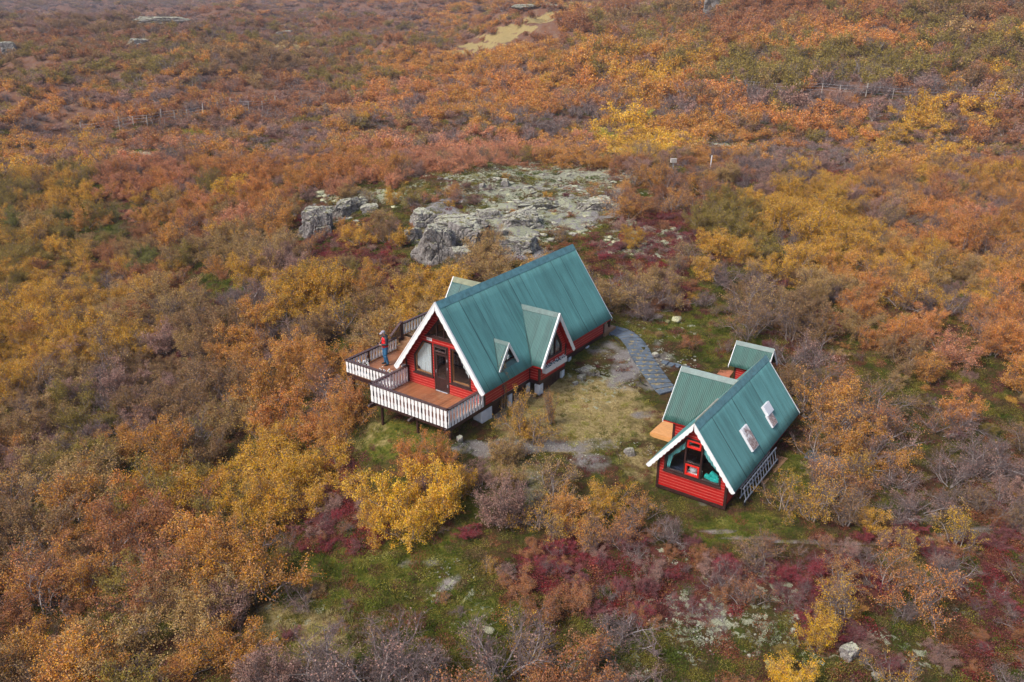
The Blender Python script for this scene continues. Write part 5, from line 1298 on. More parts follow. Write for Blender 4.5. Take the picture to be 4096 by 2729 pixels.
# ------------------------------------------------------------------ shrubs
PAL = {'gold': (.70, .355, .040), 'yellow': (.84, .45, .028), 'amber': (.66, .285, .062), 'orange': (.70, .265, .070), 'salmon': (.66, .265, .14), 'rust': (.45, .175, .075), 'brown': (.35, .195, .09),
       'olive': (.34, .235, .055), 'green': (.22, .21, .05), 'tan': (.50, .30, .115), 'mauve': (.42, .235, .19), 'crimson': (.34, .05, .075), 'wine': (.27, .085, .095), 'lime': (.50, .43, .05)}
WORDS = {'gold': 'golden', 'yellow': 'bright yellow', 'amber': 'amber', 'orange': 'orange', 'salmon': 'pinkish orange', 'rust': 'rust brown', 'brown': 'brown', 'olive': 'olive', 'green': 'green', 'tan': 'tan', 'mauve': 'nearly leafless mauve', 'crimson': 'crimson', 'wine': 'wine red', 'lime': 'lime yellow'}
def m_leaf(name, inst):
    m, nt = newmat(name)
    if inst: a = nn(nt, 'ShaderNodeAttribute', attribute_name='tint'); a.attribute_type = 'INSTANCER'; base = a.outputs['Color']
    else: base = nt.nodes.new('ShaderNodeObjectInfo').outputs['Color']
    r = nn(nt, 'ShaderNodeAttribute', attribute_name='rnd')
    s = nt.nodes.new('ShaderNodeSeparateColor'); nt.links.new(r.outputs['Color'], s.inputs[0])
    hs = nt.nodes.new('ShaderNodeHueSaturation'); nt.links.new(base, hs.inputs['Color'])
    nt.links.new(math_(nt, 'MULTIPLY_ADD', s.outputs[0], .045, .485), hs.inputs['Hue']); hs.inputs['Saturation'].default_value = 1.0
    nt.links.new(math_(nt, 'MULTIPLY_ADD', s.outputs[1], .80, .50), hs.inputs['Value'])
    nt.links.new(math_(nt, 'MULTIPLY_ADD', s.outputs[2], .30, .80), hs.inputs['Saturation'])
    d = nn(nt, 'ShaderNodeBsdfDiffuse'); t = nn(nt, 'ShaderNodeBsdfTranslucent'); mx = nn(nt, 'ShaderNodeMixShader', Fac=.22); o = nt.nodes.new('ShaderNodeOutputMaterial')
    nt.links.new(hs.outputs[0], d.inputs[0]); nt.links.new(hs.outputs[0], t.inputs[0]); nt.links.new(d.outputs[0], mx.inputs[1]); nt.links.new(t.outputs[0], mx.inputs[2]); nt.links.new(mx.outputs[0], o.inputs[0]); return m
LEAF_O, LEAF_I = m_leaf('autumn_leaves', False), m_leaf('autumn_leaves_far', True)
def m_twig():
    m, nt = newmat('birch_bark'); r = nn(nt, 'ShaderNodeAttribute', attribute_name='rnd'); s = nt.nodes.new('ShaderNodeSeparateColor'); nt.links.new(r.outputs['Color'], s.inputs[0])
    c = ramp(nt, [(0, (.13, .08, .075)), (.45, (.21, .15, .14)), (1, (.50, .45, .42))], s.outputs[0]); c = mixc(nt, .5, c, ramp(nt, [(.35, (.10, .08, .07)), (.7, (.5, .46, .44))], noise(nt, 6, objco(nt), 3)), 'MIX')
    c2 = ramp(nt, [(0, (.14, .09, .085)), (.4, (.20, .14, .135)), (1, (.46, .41, .39))], s.outputs[0]); c = mixc(nt, .6, c, c2)
    finish(nt, c, .85, spec=.2); return m
TWIG = m_twig()
def bush_geo(seed, R=1.5, H=2.0, stems=7, nleaf=6000, leaf=.055, bare=.25, lvl3=3, gnarl=.35, clump=.075, thick=1.0):
    rs = np.random.RandomState(seed); segs = []; anch = []
    def grow(p, d, L, n, r0, r1, up, w):
        pts = [p]
        for i in range(n):
            d = d+rs.normal(size=3)*w+np.array([0, 0, up]); d = d/np.linalg.norm(d); pts.append(pts[-1]+d*L/n)
        for i in range(n):
            ra = r0+(r1-r0)*i/n; rb = r0+(r1-r0)*(i+1)/n; segs.append((pts[i], pts[i+1], ra, rb))
        return pts, d
    for k in range(stems):
        az = 2*PI*(k+rs.uniform(-.35, .35))/stems; lean = rs.uniform(.25, 1.0); e = math.radians(82-lean*48)
        rr_ = R*lean; L = math.hypot(rr_, H*(1-.35*lean*lean))*rs.uniform(.8, 1.05)
        d = np.array([math.cos(az)*math.cos(e), math.sin(az)*math.cos(e), math.sin(e)])
        p0 = np.array([rs.normal()*.08*R, rs.normal()*.08*R, -.15])
        P1, _ = grow(p0, d, L, 8, .030*thick*R**.5, .009*thick, .015, gnarl*.45)
        for i in range(2, 9):
            for q in range(2 if i < 8 else 3):
                dd = P1[i]-P1[i-1]; dd = dd/np.linalg.norm(dd)+rs.normal(size=3)*.75+np.array([math.cos(az)*.15, math.sin(az)*.15, .22]); dd /= np.linalg.norm(dd)
                P2, _ = grow(P1[i], dd, L*rs.uniform(.22, .42), 4, .011*thick, .005*thick, .05, gnarl*.55)
                b = rs.rand() < bare
                for j in range(1, 5):
                    for t in range(lvl3 if j > 1 else 1):
                        d3 = P2[j]-P2[j-1]; d3 = d3/np.linalg.norm(d3)+rs.normal(size=3)*.8+np.array([0, 0, .25]); d3 /= np.linalg.norm(d3)
                        P3, _ = grow(P2[j], d3, rs.uniform(.14, .34), 2, .0042*thick, .0028*thick, .05, gnarl*.4)
                        if not b:
                            wgt = .15+1.9*rs.rand()**2; anch.append((P3[1], wgt)); anch.append((P3[2], wgt*1.3))
    S = segs; A = np.array([s[0] for s in S]); B = np.array([s[1] for s in S]); ra = np.array([s[2] for s in S]); rb = np.array([s[3] for s in S])
    D = B-A; D /= np.linalg.norm(D, axis=1)[:, None]+1e-9; ref = np.where(np.abs(D[:, 2:3]) < .9, [[0, 0, 1.]], [[1., 0, 0]]); U = np.cross(D, ref); U /= np.linalg.norm(U, axis=1)[:, None]; W = np.cross(D, U)
    n = len(S); V = np.empty((n, 6, 3))
    for k in range(3):
        o = U*math.cos(2*PI*k/3)+W*math.sin(2*PI*k/3); V[:, k] = A+o*ra[:, None]; V[:, 3+k] = B+o*rb[:, None]
    F = np.array([[0, 1, 4, 3], [1, 2, 5, 4], [2, 0, 3, 5]])[None]+(np.arange(n)*6)[:, None, None]
    srnd = np.repeat(np.clip((ra-.003)/.02, 0, 1)*.75+rs.rand(n)*.25, 3)
    P = np.array([a[0] for a in anch]); w = np.array([a[1] for a in anch]); w = w/w.sum()
    idx = rs.choice(len(P), nleaf, p=w); c = P[idx]+rs.normal(size=(nleaf, 3))*clump*np.array([1, 1, .8])
    c[:, 2] = np.maximum(c[:, 2], .03)
    nm = rs.normal(size=(nleaf, 3))+np.array([0, 0, .7]); nm /= np.linalg.norm(nm, axis=1)[:, None]; t = np.cross(nm, rs.normal(size=(nleaf, 3))); t /= np.linalg.norm(t, axis=1)[:, None]; b = np.cross(nm, t)
    s = leaf*rs.uniform(.55, 1.25, nleaf)[:, None]
    LV = np.stack([c-t*s*.5, c+b*s*.36, c+t*s*.5, c-b*s*.36], 1); LF = np.arange(nleaf*4).reshape(-1, 4)
    ct = rs.rand(len(P))                      # tint shared by the leaves of one twig
    r1 = ct[idx]*.6+rs.rand(nleaf)*.4; r2 = np.clip(ct[(idx*7) % len(P)]*.45+rs.rand(nleaf)*.55, 0, 1); r3 = rs.rand(nleaf)
    return (V.reshape(-1, 3), F.reshape(-1, 4), srnd), (LV.reshape(-1, 3), LF, np.stack([r1, r2, r3], 1))
def quads_mesh(name, V, F, mats, rnd, mi=None):
    me = bpy.data.meshes.new(name); me.vertices.add(len(V)); me.vertices.foreach_set('co', V.astype(np.float32).ravel())
    me.loops.add(F.size); me.loops.foreach_set('vertex_index', F.astype(np.int32).ravel()); me.polygons.add(len(F)); me.polygons.foreach_set('loop_start', (np.arange(len(F))*4).astype(np.int32))
    for m in mats: me.materials.append(m)
    if mi is not None: me.polygons.foreach_set('material_index', mi.astype(np.int32))
    me.update(); at = me.color_attributes.new('rnd', 'FLOAT_COLOR', 'CORNER')
    r = np.repeat(np.concatenate([rnd, np.ones((len(rnd), 1))], 1), 4, axis=0); at.data.foreach_set('color', r.astype(np.float32).ravel()); return me
def combo(name, geo, mat):
    (V, F, sr), (LV, LF, lr) = geo
    return quads_mesh(name, np.concatenate([V, LV]), np.concatenate([F, LF+len(V)]), [TWIG, mat], np.concatenate([np.stack([sr]*3, 1), lr]), np.concatenate([np.zeros(len(F)), np.ones(len(LF))]))
# kinds: 0-5 dense crowns, 6-8 thin crowns, 9-10 almost bare
SPEC = [dict(R=1.5, H=2.0, nleaf=13500, bare=.12, leaf=.058), dict(R=1.6, H=1.8, nleaf=12500, bare=.15, stems=8, leaf=.058), dict(R=1.3, H=2.2, nleaf=12000, bare=.12, stems=6, leaf=.056), dict(R=1.7, H=1.7, nleaf=13500, bare=.2, stems=9, leaf=.056), dict(R=1.5, H=2.1, nleaf=10500, bare=.22, leaf=.055), dict(R=1.5, H=1.6, nleaf=11000, bare=.18, stems=8, leaf=.055),
        dict(R=1.5, H=1.9, nleaf=3200, bare=.4, gnarl=.5, thick=1.25), dict(R=1.6, H=1.7, nleaf=2700, bare=.45, stems=8, gnarl=.5, thick=1.3), dict(R=1.4, H=2.1, nleaf=3500, bare=.35, gnarl=.45, thick=1.15),
        dict(R=1.6, H=1.7, nleaf=900, bare=.65, stems=9, lvl3=4, gnarl=.5, thick=1.35), dict(R=1.5, H=1.9, nleaf=1100, bare=.6, stems=8, lvl3=4, gnarl=.45, thick=1.3)]
GEO = [bush_geo(40+i, **s) for i, s in enumerate(SPEC)]
STEM_ME = [quads_mesh('stems', g[0][0], g[0][1], [TWIG], np.stack([g[0][2]]*3, 1)) for g in GEO]
LEAF_ME = [quads_mesh('foliage', g[1][0], g[1][1], [LEAF_O], g[1][2]) for g in GEO]
SRC = []
def src(me):
    o = bpy.data.objects.new(me.name, me); SRC.append(o); return len(SRC)-1
NEAR_I = [src(combo('shrub_source', g, LEAF_I)) for g in GEO]
# lighter versions for the distance: fewer, larger leaf clumps
FAR_I = [src(combo('far_shrub_source', bush_geo(80+i, **s), LEAF_I)) for i, s in enumerate([
    dict(R=1.5, H=1.8, stems=6, nleaf=1500, leaf=.15, bare=.1, lvl3=1, thick=1.3, clump=.13), dict(R=1.6, H=1.6, stems=7, nleaf=1500, leaf=.15, bare=.1, lvl3=1, thick=1.3, clump=.13), dict(R=1.4, H=1.9, stems=6, nleaf=1300, leaf=.15, bare=.15, lvl3=1, thick=1.3, clump=.13),
    dict(R=1.6, H=1.6, stems=8, nleaf=700, leaf=.12, bare=.4, lvl3=2, thick=2.0, clump=.12), dict(R=1.5, H=1.5, stems=8, nleaf=350, leaf=.11, bare=.5, lvl3=2, thick=2.2)])]
# low cover: dwarf shrub mats, grass tufts, lichen tufts
def tuft_geo(seed, kind):
    rs = np.random.RandomState(seed)
    if kind == 'mat':
        n = 330; rr_ = np.sqrt(rs.rand(n))*.42; a = rs.rand(n)*2*PI; c = np.stack([rr_*np.cos(a), rr_*np.sin(a), rs.rand(n)*.17*(1-rr_/.55)+.01], 1); s = .042*rs.uniform(.6, 1.3, n)[:, None]; nm = rs.normal(size=(n, 3))+[0, 0, .9]
    elif kind == 'tall':
        n = 420; rr_ = np.sqrt(rs.rand(n))*.36; a = rs.rand(n)*2*PI; c = np.stack([rr_*np.cos(a), rr_*np.sin(a), rs.rand(n)*.42*(1-rr_/.6)+.01], 1); s = .042*rs.uniform(.6, 1.3, n)[:, None]; nm = rs.normal(size=(n, 3))+[0, 0, .6]
    elif kind == 'grass':
        n = 170; rr_ = np.sqrt(rs.rand(n))*.30; a = rs.rand(n)*2*PI; B_ = np.stack([rr_*np.cos(a), rr_*np.sin(a), 0*a], 1); d = np.stack([rs.normal(size=n)*.5, rs.normal(size=n)*.5, np.ones(n)], 1); d /= np.linalg.norm(d, axis=1)[:, None]; h = rs.uniform(.07, .22, n)[:, None]; sd = np.cross(d, rs.normal(size=(n, 3))); sd /= np.linalg.norm(sd, axis=1)[:, None]; w = .008
        V = np.stack([B_-sd*w, B_+sd*w, B_+d*h+sd*w*.3, B_+d*h-sd*w*.3], 1).reshape(-1, 3); return V, np.arange(n*4).reshape(-1, 4), rs.rand(n, 3)
    else:
        n = 120; rr_ = np.sqrt(rs.rand(n))*.16; a = rs.rand(n)*2*PI; c = np.stack([rr_*np.cos(a), rr_*np.sin(a), rs.rand(n)*.08+.01], 1); s = .030*rs.uniform(.6, 1.4, n)[:, None]; nm = rs.normal(size=(n, 3))+[0, 0, 1.2]
    nm = nm/np.linalg.norm(nm, axis=1)[:, None]; t = np.cross(nm, rs.normal(size=(n, 3))); t /= np.linalg.norm(t, axis=1)[:, None]; b = np.cross(nm, t)
    V = np.stack([c-t*s*.5, c+b*s*.4, c+t*s*.5, c-b*s*.4], 1).reshape(-1, 3)
    return V, np.arange(n*4).reshape(-1, 4), rs.rand(n, 3)
LOW = {}
def cushion(seed):
    rs = np.random.RandomState(seed); mb = MB(); mb.ball((0, 0, 0), (1, 1, .42), seg=12, ring=8); V = np.array(mb.v); n = fbm(V[:, 0]*2+seed, V[:, 1]*2+V[:, 2], 3)-.5; V = V*(1+n[:, None]*.8)
    F = np.array([f for f in mb.f]); r = rs.rand(len(F), 3)*.5+.25; return src(quads_mesh('cushion_source', V, F, [CUSH], r))
def m_cush():
    m, nt = newmat('moss_cushion'); a = nn(nt, 'ShaderNodeAttribute', attribute_name='tint'); a.attribute_type = 'INSTANCER'; n_ = noise(nt, 5, objco(nt), 5, .7)
    finish(nt, mixc(nt, 1.0, a.outputs['Color'], ramp(nt, [(.3, (.35, .33, .28)), (.55, (.95, .95, .9)), (.75, (1.2, 1.2, 1.15))], n_), 'MULTIPLY'), .95, bump=n_, bstr=.8, bdist=.1, spec=.1); return m
CUSH = m_cush(); CUSHIONS = [cushion(i) for i in range(4)]
for kd in ('mat', 'tall', 'grass', 'lichen'):
    LOW[kd] = []
    for i in range(3):
        V, F, r = tuft_geo(200+i, kd); LOW[kd].append(src(quads_mesh('cover_source', V, F, [LEAF_I], r)))

def scatter(name, pts, idx, rot, scl, col, label, cat):
    me = bpy.data.meshes.new(name); me.vertices.add(len(pts)); me.vertices.foreach_set('co', np.asarray(pts, np.float32).ravel())
    def at(n, t, key, a): q = me.attributes.new(n, t, 'POINT'); q.data.foreach_set(key, np.asarray(a).ravel())
    at('kind_index', 'INT', 'value', np.asarray(idx, np.int32)); at('turn', 'FLOAT_VECTOR', 'vector', np.asarray(rot, np.float32)); at('size', 'FLOAT_VECTOR', 'vector', np.asarray(scl, np.float32))
    at('tint', 'FLOAT_COLOR', 'color', np.concatenate([np.asarray(col), np.ones((len(pts), 1))], 1).astype(np.float32))
    o = bpy.data.objects.new(name, me); C.objects.link(o); tag(o, label, cat, kind='stuff')
    ng = bpy.data.node_groups.new(name+'_scatter', 'GeometryNodeTree'); ng.interface.new_socket('Geometry', in_out='INPUT', socket_type='NodeSocketGeometry'); ng.interface.new_socket('Geometry', in_out='OUTPUT', socket_type='NodeSocketGeometry')
    gi = ng.nodes.new('NodeGroupInput'); go = ng.nodes.new('NodeGroupOutput'); jo = ng.nodes.new('GeometryNodeJoinGeometry'); L = ng.links.new
    def na(n, t): q = ng.nodes.new('GeometryNodeInputNamedAttribute'); q.data_type = t; q.inputs[0].default_value = n; return q.outputs[0]
    ki, tu, si = na('kind_index', 'INT'), na('turn', 'FLOAT_VECTOR'), na('size', 'FLOAT_VECTOR')
    er = ng.nodes.new('FunctionNodeEulerToRotation'); L(tu, er.inputs[0])
    for k in sorted(set(int(i) for i in idx)):
        oi = ng.nodes.new('GeometryNodeObjectInfo'); oi.inputs['Object'].default_value = SRC[k]; oi.inputs['As Instance'].default_value = True
        cp = ng.nodes.new('FunctionNodeCompare'); cp.data_type = 'INT'; cp.operation = 'EQUAL'; L(ki, cp.inputs[2]); cp.inputs[3].default_value = k
        ip = ng.nodes.new('GeometryNodeInstanceOnPoints'); L(gi.outputs[0], ip.inputs['Points']); L(cp.outputs[0], ip.inputs['Selection']); L(oi.outputs['Geometry'], ip.inputs['Instance']); L(er.outputs[0], ip.inputs['Rotation']); L(si, ip.inputs['Scale']); L(ip.outputs[0], jo.inputs[0])
    L(jo.outputs[0], go.inputs[0]); md = o.modifiers.new('scatter', 'NODES'); md.node_group = ng; return o

# colour anchors over the hillside: (u, v, palette names, chance of thin/bare crowns)
ANC = [(150,1050,'olive gold olive amber',.05),(400,950,'olive green tan gold',.05),(100,1400,'gold gold amber',.08),(500,1300,'gold gold tan brown',.18),(950,1200,'tan rust mauve',.4),(1000,1080,'gold gold tan',.2),(900,1450,'amber tan brown mauve',.25),(600,1700,'tan brown mauve amber',.3),(150,1850,'brown mauve tan',.35),(350,1950,'tan tan olive',.05),
 (900,1750,'amber brown tan',.2),(1200,1600,'orange amber amber',.1),(1380,1560,'orange amber',.05),(1100,1950,'gold gold yellow',.05),(550,2150,'amber orange rust',.12),(300,2400,'amber brown rust',.05),(100,2600,'rust amber brown',.05),(900,2150,'gold olive amber',.1),(800,2500,'tan olive tan',.15),(1000,2300,'gold amber',.1),(120,2150,'brown mauve amber',.4),
 (1350,1280,'tan brown gold',.15),(1500,1250,'gold tan brown',.1),(1800,1120,'tan rust tan',.1),(1700,1180,'gold tan',.1),(700,980,'amber rust gold',.15),(1150,950,'mauve tan amber',.5),(900,850,'gold orange salmon',.05),
 (200,60,'mauve brown mauve',.3),(900,40,'mauve brown rust',.3),(200,190,'olive brown rust',.1),(600,240,'rust olive brown',.1),(300,450,'orange mauve amber rust',.15),(150,600,'amber mauve gold',.25),(150,750,'olive gold amber',.1),(700,500,'amber rust mauve',.3),(800,650,'mauve salmon amber',.5),(700,760,'salmon orange',.05),(1000,730,'gold orange',.05),
 (1200,550,'gold amber mauve',.2),(1100,420,'amber mauve rust',.2),(1000,250,'olive amber brown',.1),(1300,130,'rust olive mauve',.2),(1400,300,'amber olive rust',.1),(1600,420,'orange salmon mauve',.3),(1700,540,'mauve tan amber',.4),(1600,620,'salmon orange amber',.15),(1900,450,'amber mauve gold',.3),(2100,400,'orange amber mauve',.3),(2150,520,'mauve mauve tan',.8),(2250,610,'amber salmon orange',.25),(2000,600,'salmon orange',.1),
 (1700,40,'rust mauve amber',.2),(2250,70,'rust amber',.1),(2500,90,'rust olive brown',.05),(2700,230,'amber olive brown',.05),(3000,100,'rust olive brown',.05),(3000,250,'olive rust brown',.05),(3400,80,'rust olive brown',.05),(3500,150,'orange orange rust',.05),(3800,100,'olive brown rust brown',.05),(3600,250,'olive rust brown',.05),(3950,200,'olive olive brown gold',.05),
 (2500,330,'gold amber mauve',.15),(2300,280,'amber olive gold',.1),(2900,390,'orange salmon amber',.15),(3100,340,'olive olive rust',.1),(2600,450,'mauve amber tan',.4),(3300,490,'orange orange amber',.05),(3150,430,'mauve salmon',.5),(3500,440,'mauve mauve rust',.7),(3650,520,'gold gold orange',.05),(3950,500,'gold mauve rust',.3),(4000,620,'mauve rust rust',.4),(2560,560,'yellow gold lime',.02),(2820,560,'amber tan',.15),
 (2700,700,'rust mauve brown',.4),(2650,800,'amber rust mauve',.3),(3000,720,'mauve amber rust',.5),(3250,640,'mauve mauve rust',.6),(3150,830,'gold gold yellow',.02),(3100,900,'gold gold amber',.02),(2900,920,'olive gold yellow',.05),(3350,880,'gold gold',.02),(3350,1000,'gold tan',.1),(3050,1000,'gold tan',.1),(3550,820,'amber rust tan',.25),(3700,700,'amber gold',.1),(4000,800,'rust mauve amber',.35),(3650,900,'tan mauve amber',.5),
 (3850,940,'orange orange salmon',.02),(4050,1000,'mauve amber',.4),(2700,1150,'tan mauve',.4),(2750,1230,'mauve salmon tan',.7),(2620,1250,'mauve tan mauve',.8),(3300,1220,'tan amber tan',.15),(3100,1330,'brown tan mauve',.5),(3700,1130,'amber gold tan',.1),(3800,1250,'mauve gold',.5),(3450,1320,'orange amber',.1),(3650,1380,'orange orange rust',.05),(3950,1380,'salmon orange',.1),(3500,1450,'orange amber',.2),(3230,1560,'mauve brown tan',.6),(3250,1450,'mauve tan olive',.5),
 (3400,1640,'mauve amber orange',.6),(3800,1550,'orange salmon orange',.15),(4000,1650,'orange amber rust',.3),(3600,1750,'mauve mauve rust',.85),(3350,1800,'mauve rust amber',.5),(3900,1850,'mauve mauve rust',.85),(3300,1950,'gold amber gold',.5),(3600,2020,'mauve mauve brown',.85),(4000,2050,'mauve brown',.8),(2950,2230,'mauve mauve rust',.8),(3250,2250,'gold amber mauve',.75),(3600,2230,'gold gold rust',.7),(3700,2400,'amber mauve',.8),(2400,1950,'amber gold',.3),(2450,2080,'orange amber mauve',.5),
 (2200,2120,'gold tan',.6),(2200,2420,'rust rust',.1),(2500,2500,'mauve',.95),(1500,2600,'mauve mauve',.8),(1300,2650,'mauve tan',.8),(3950,2500,'tan mauve',.8),(3300,2500,'gold',.2),(2700,2180,'mauve gold',.7),(3450,2380,'gold orange mauve',.8)]
_au = np.array([a[0] for a in ANC]); _av = np.array([a[1] for a in ANC])
def pick(u, v, x, y, rs):
    sc = 1/(0.35+v/1500.0)           # far rows are compressed
    d = np.hypot((_au-u), (_av-v)*1.6*min(3.5, sc*1.4)); k = np.argsort(d)[:3]; w = 1/(d[k]+25)**3; a = ANC[k[rs.choice(3, p=w/w.sum())]]
    L = a[2].split(); q_ = float(np.clip(y/40, 1, 5)); n = float(vnoise(x/(5.5*q_)+31, y/(3.6*q_)+7))*1.35-.17+rs.normal()*.20; c = L[int(np.clip(n, 0, .999)*len(L))]
    q2 = rs.rand()
    if q2 < .16: c = ('mauve', 'mauve', 'mauve', 'rust', 'brown', 'tan', 'olive', 'amber')[rs.randint(8)]
    return c, rs.rand() < a[3]
CLEAR = [(2350,1925,340,62,1),(1500,1080,330,100,.78),(1250,1010,140,110,.7),(1740,1020,190,80,1),(2100,1000,170,60,.8),(1720,1930,200,40,.9),(2700,2230,250,60,.1),(1380,880,170,60,.95),(2900,1100,160,40,.5),(600,1500,90,50,.8),(300,1700,110,50,.7),(820,1130,120,50,.7),(1050,1530,110,60,.6),(100,2200,60,90,.7),(480,930,140,90,.5),(2250,1650,340,200,1),(1720,1770,250,75,1),(2050,1800,330,60,1),(2500,1480,200,150,1),(2660,1430,120,120,1),(2760,1310,230,60,1),(2850,1750,260,280,1),(3010,1500,90,110,1),(2900,2080,280,75,1),(3060,1390,60,60,.9),(3190,1880,50,170,1),
 (1400,2080,140,170,.97),(1500,2300,370,170,.97),(1900,2280,320,110,.97),(1850,2500,370,170,.97),(1230,2540,200,120,.95),(2070,1960,90,120,1),(2380,2310,300,60,.9),(2750,2620,480,160,.98),(3500,2650,500,110,.95),(2750,2420,220,60,1),(3930,2350,140,190,.9),(3920,2160,260,50,1),(3320,2185,520,34,.95),(2900,2140,120,50,1),
 (2100,740,420,75,1),(2100,880,330,110,1),(1450,870,210,45,.95),(1350,1010,130,60,.75),(1760,950,180,110,1),(2650,960,150,90,.9),(2480,1080,200,80,.85),(1830,215,110,11,.95),(1920,190,110,16,1),(2000,158,100,18,1),(2080,122,100,20,1),(2150,88,80,15,1),(2215,65,70,13,.95),(330,960,60,60,.6),(2450,960,150,60,.85),(3350,725,120,35,.8),(3500,830,90,40,.6),(2950,590,110,16,.9),(2500,612,100,16,.8),(1480,1130,130,60,.5),(1650,790,170,25,.85),(1250,880,60,40,.9),(600,622,90,9,.9),(1260,1850,90,90,.5),
 (2350,20,150,10,.9),(1850,1130,60,40,.3),(3300,1160,120,25,.7),(1150,620,180,10,.5),(2420,640,120,25,.6),(1150,185,60,8,.8)]
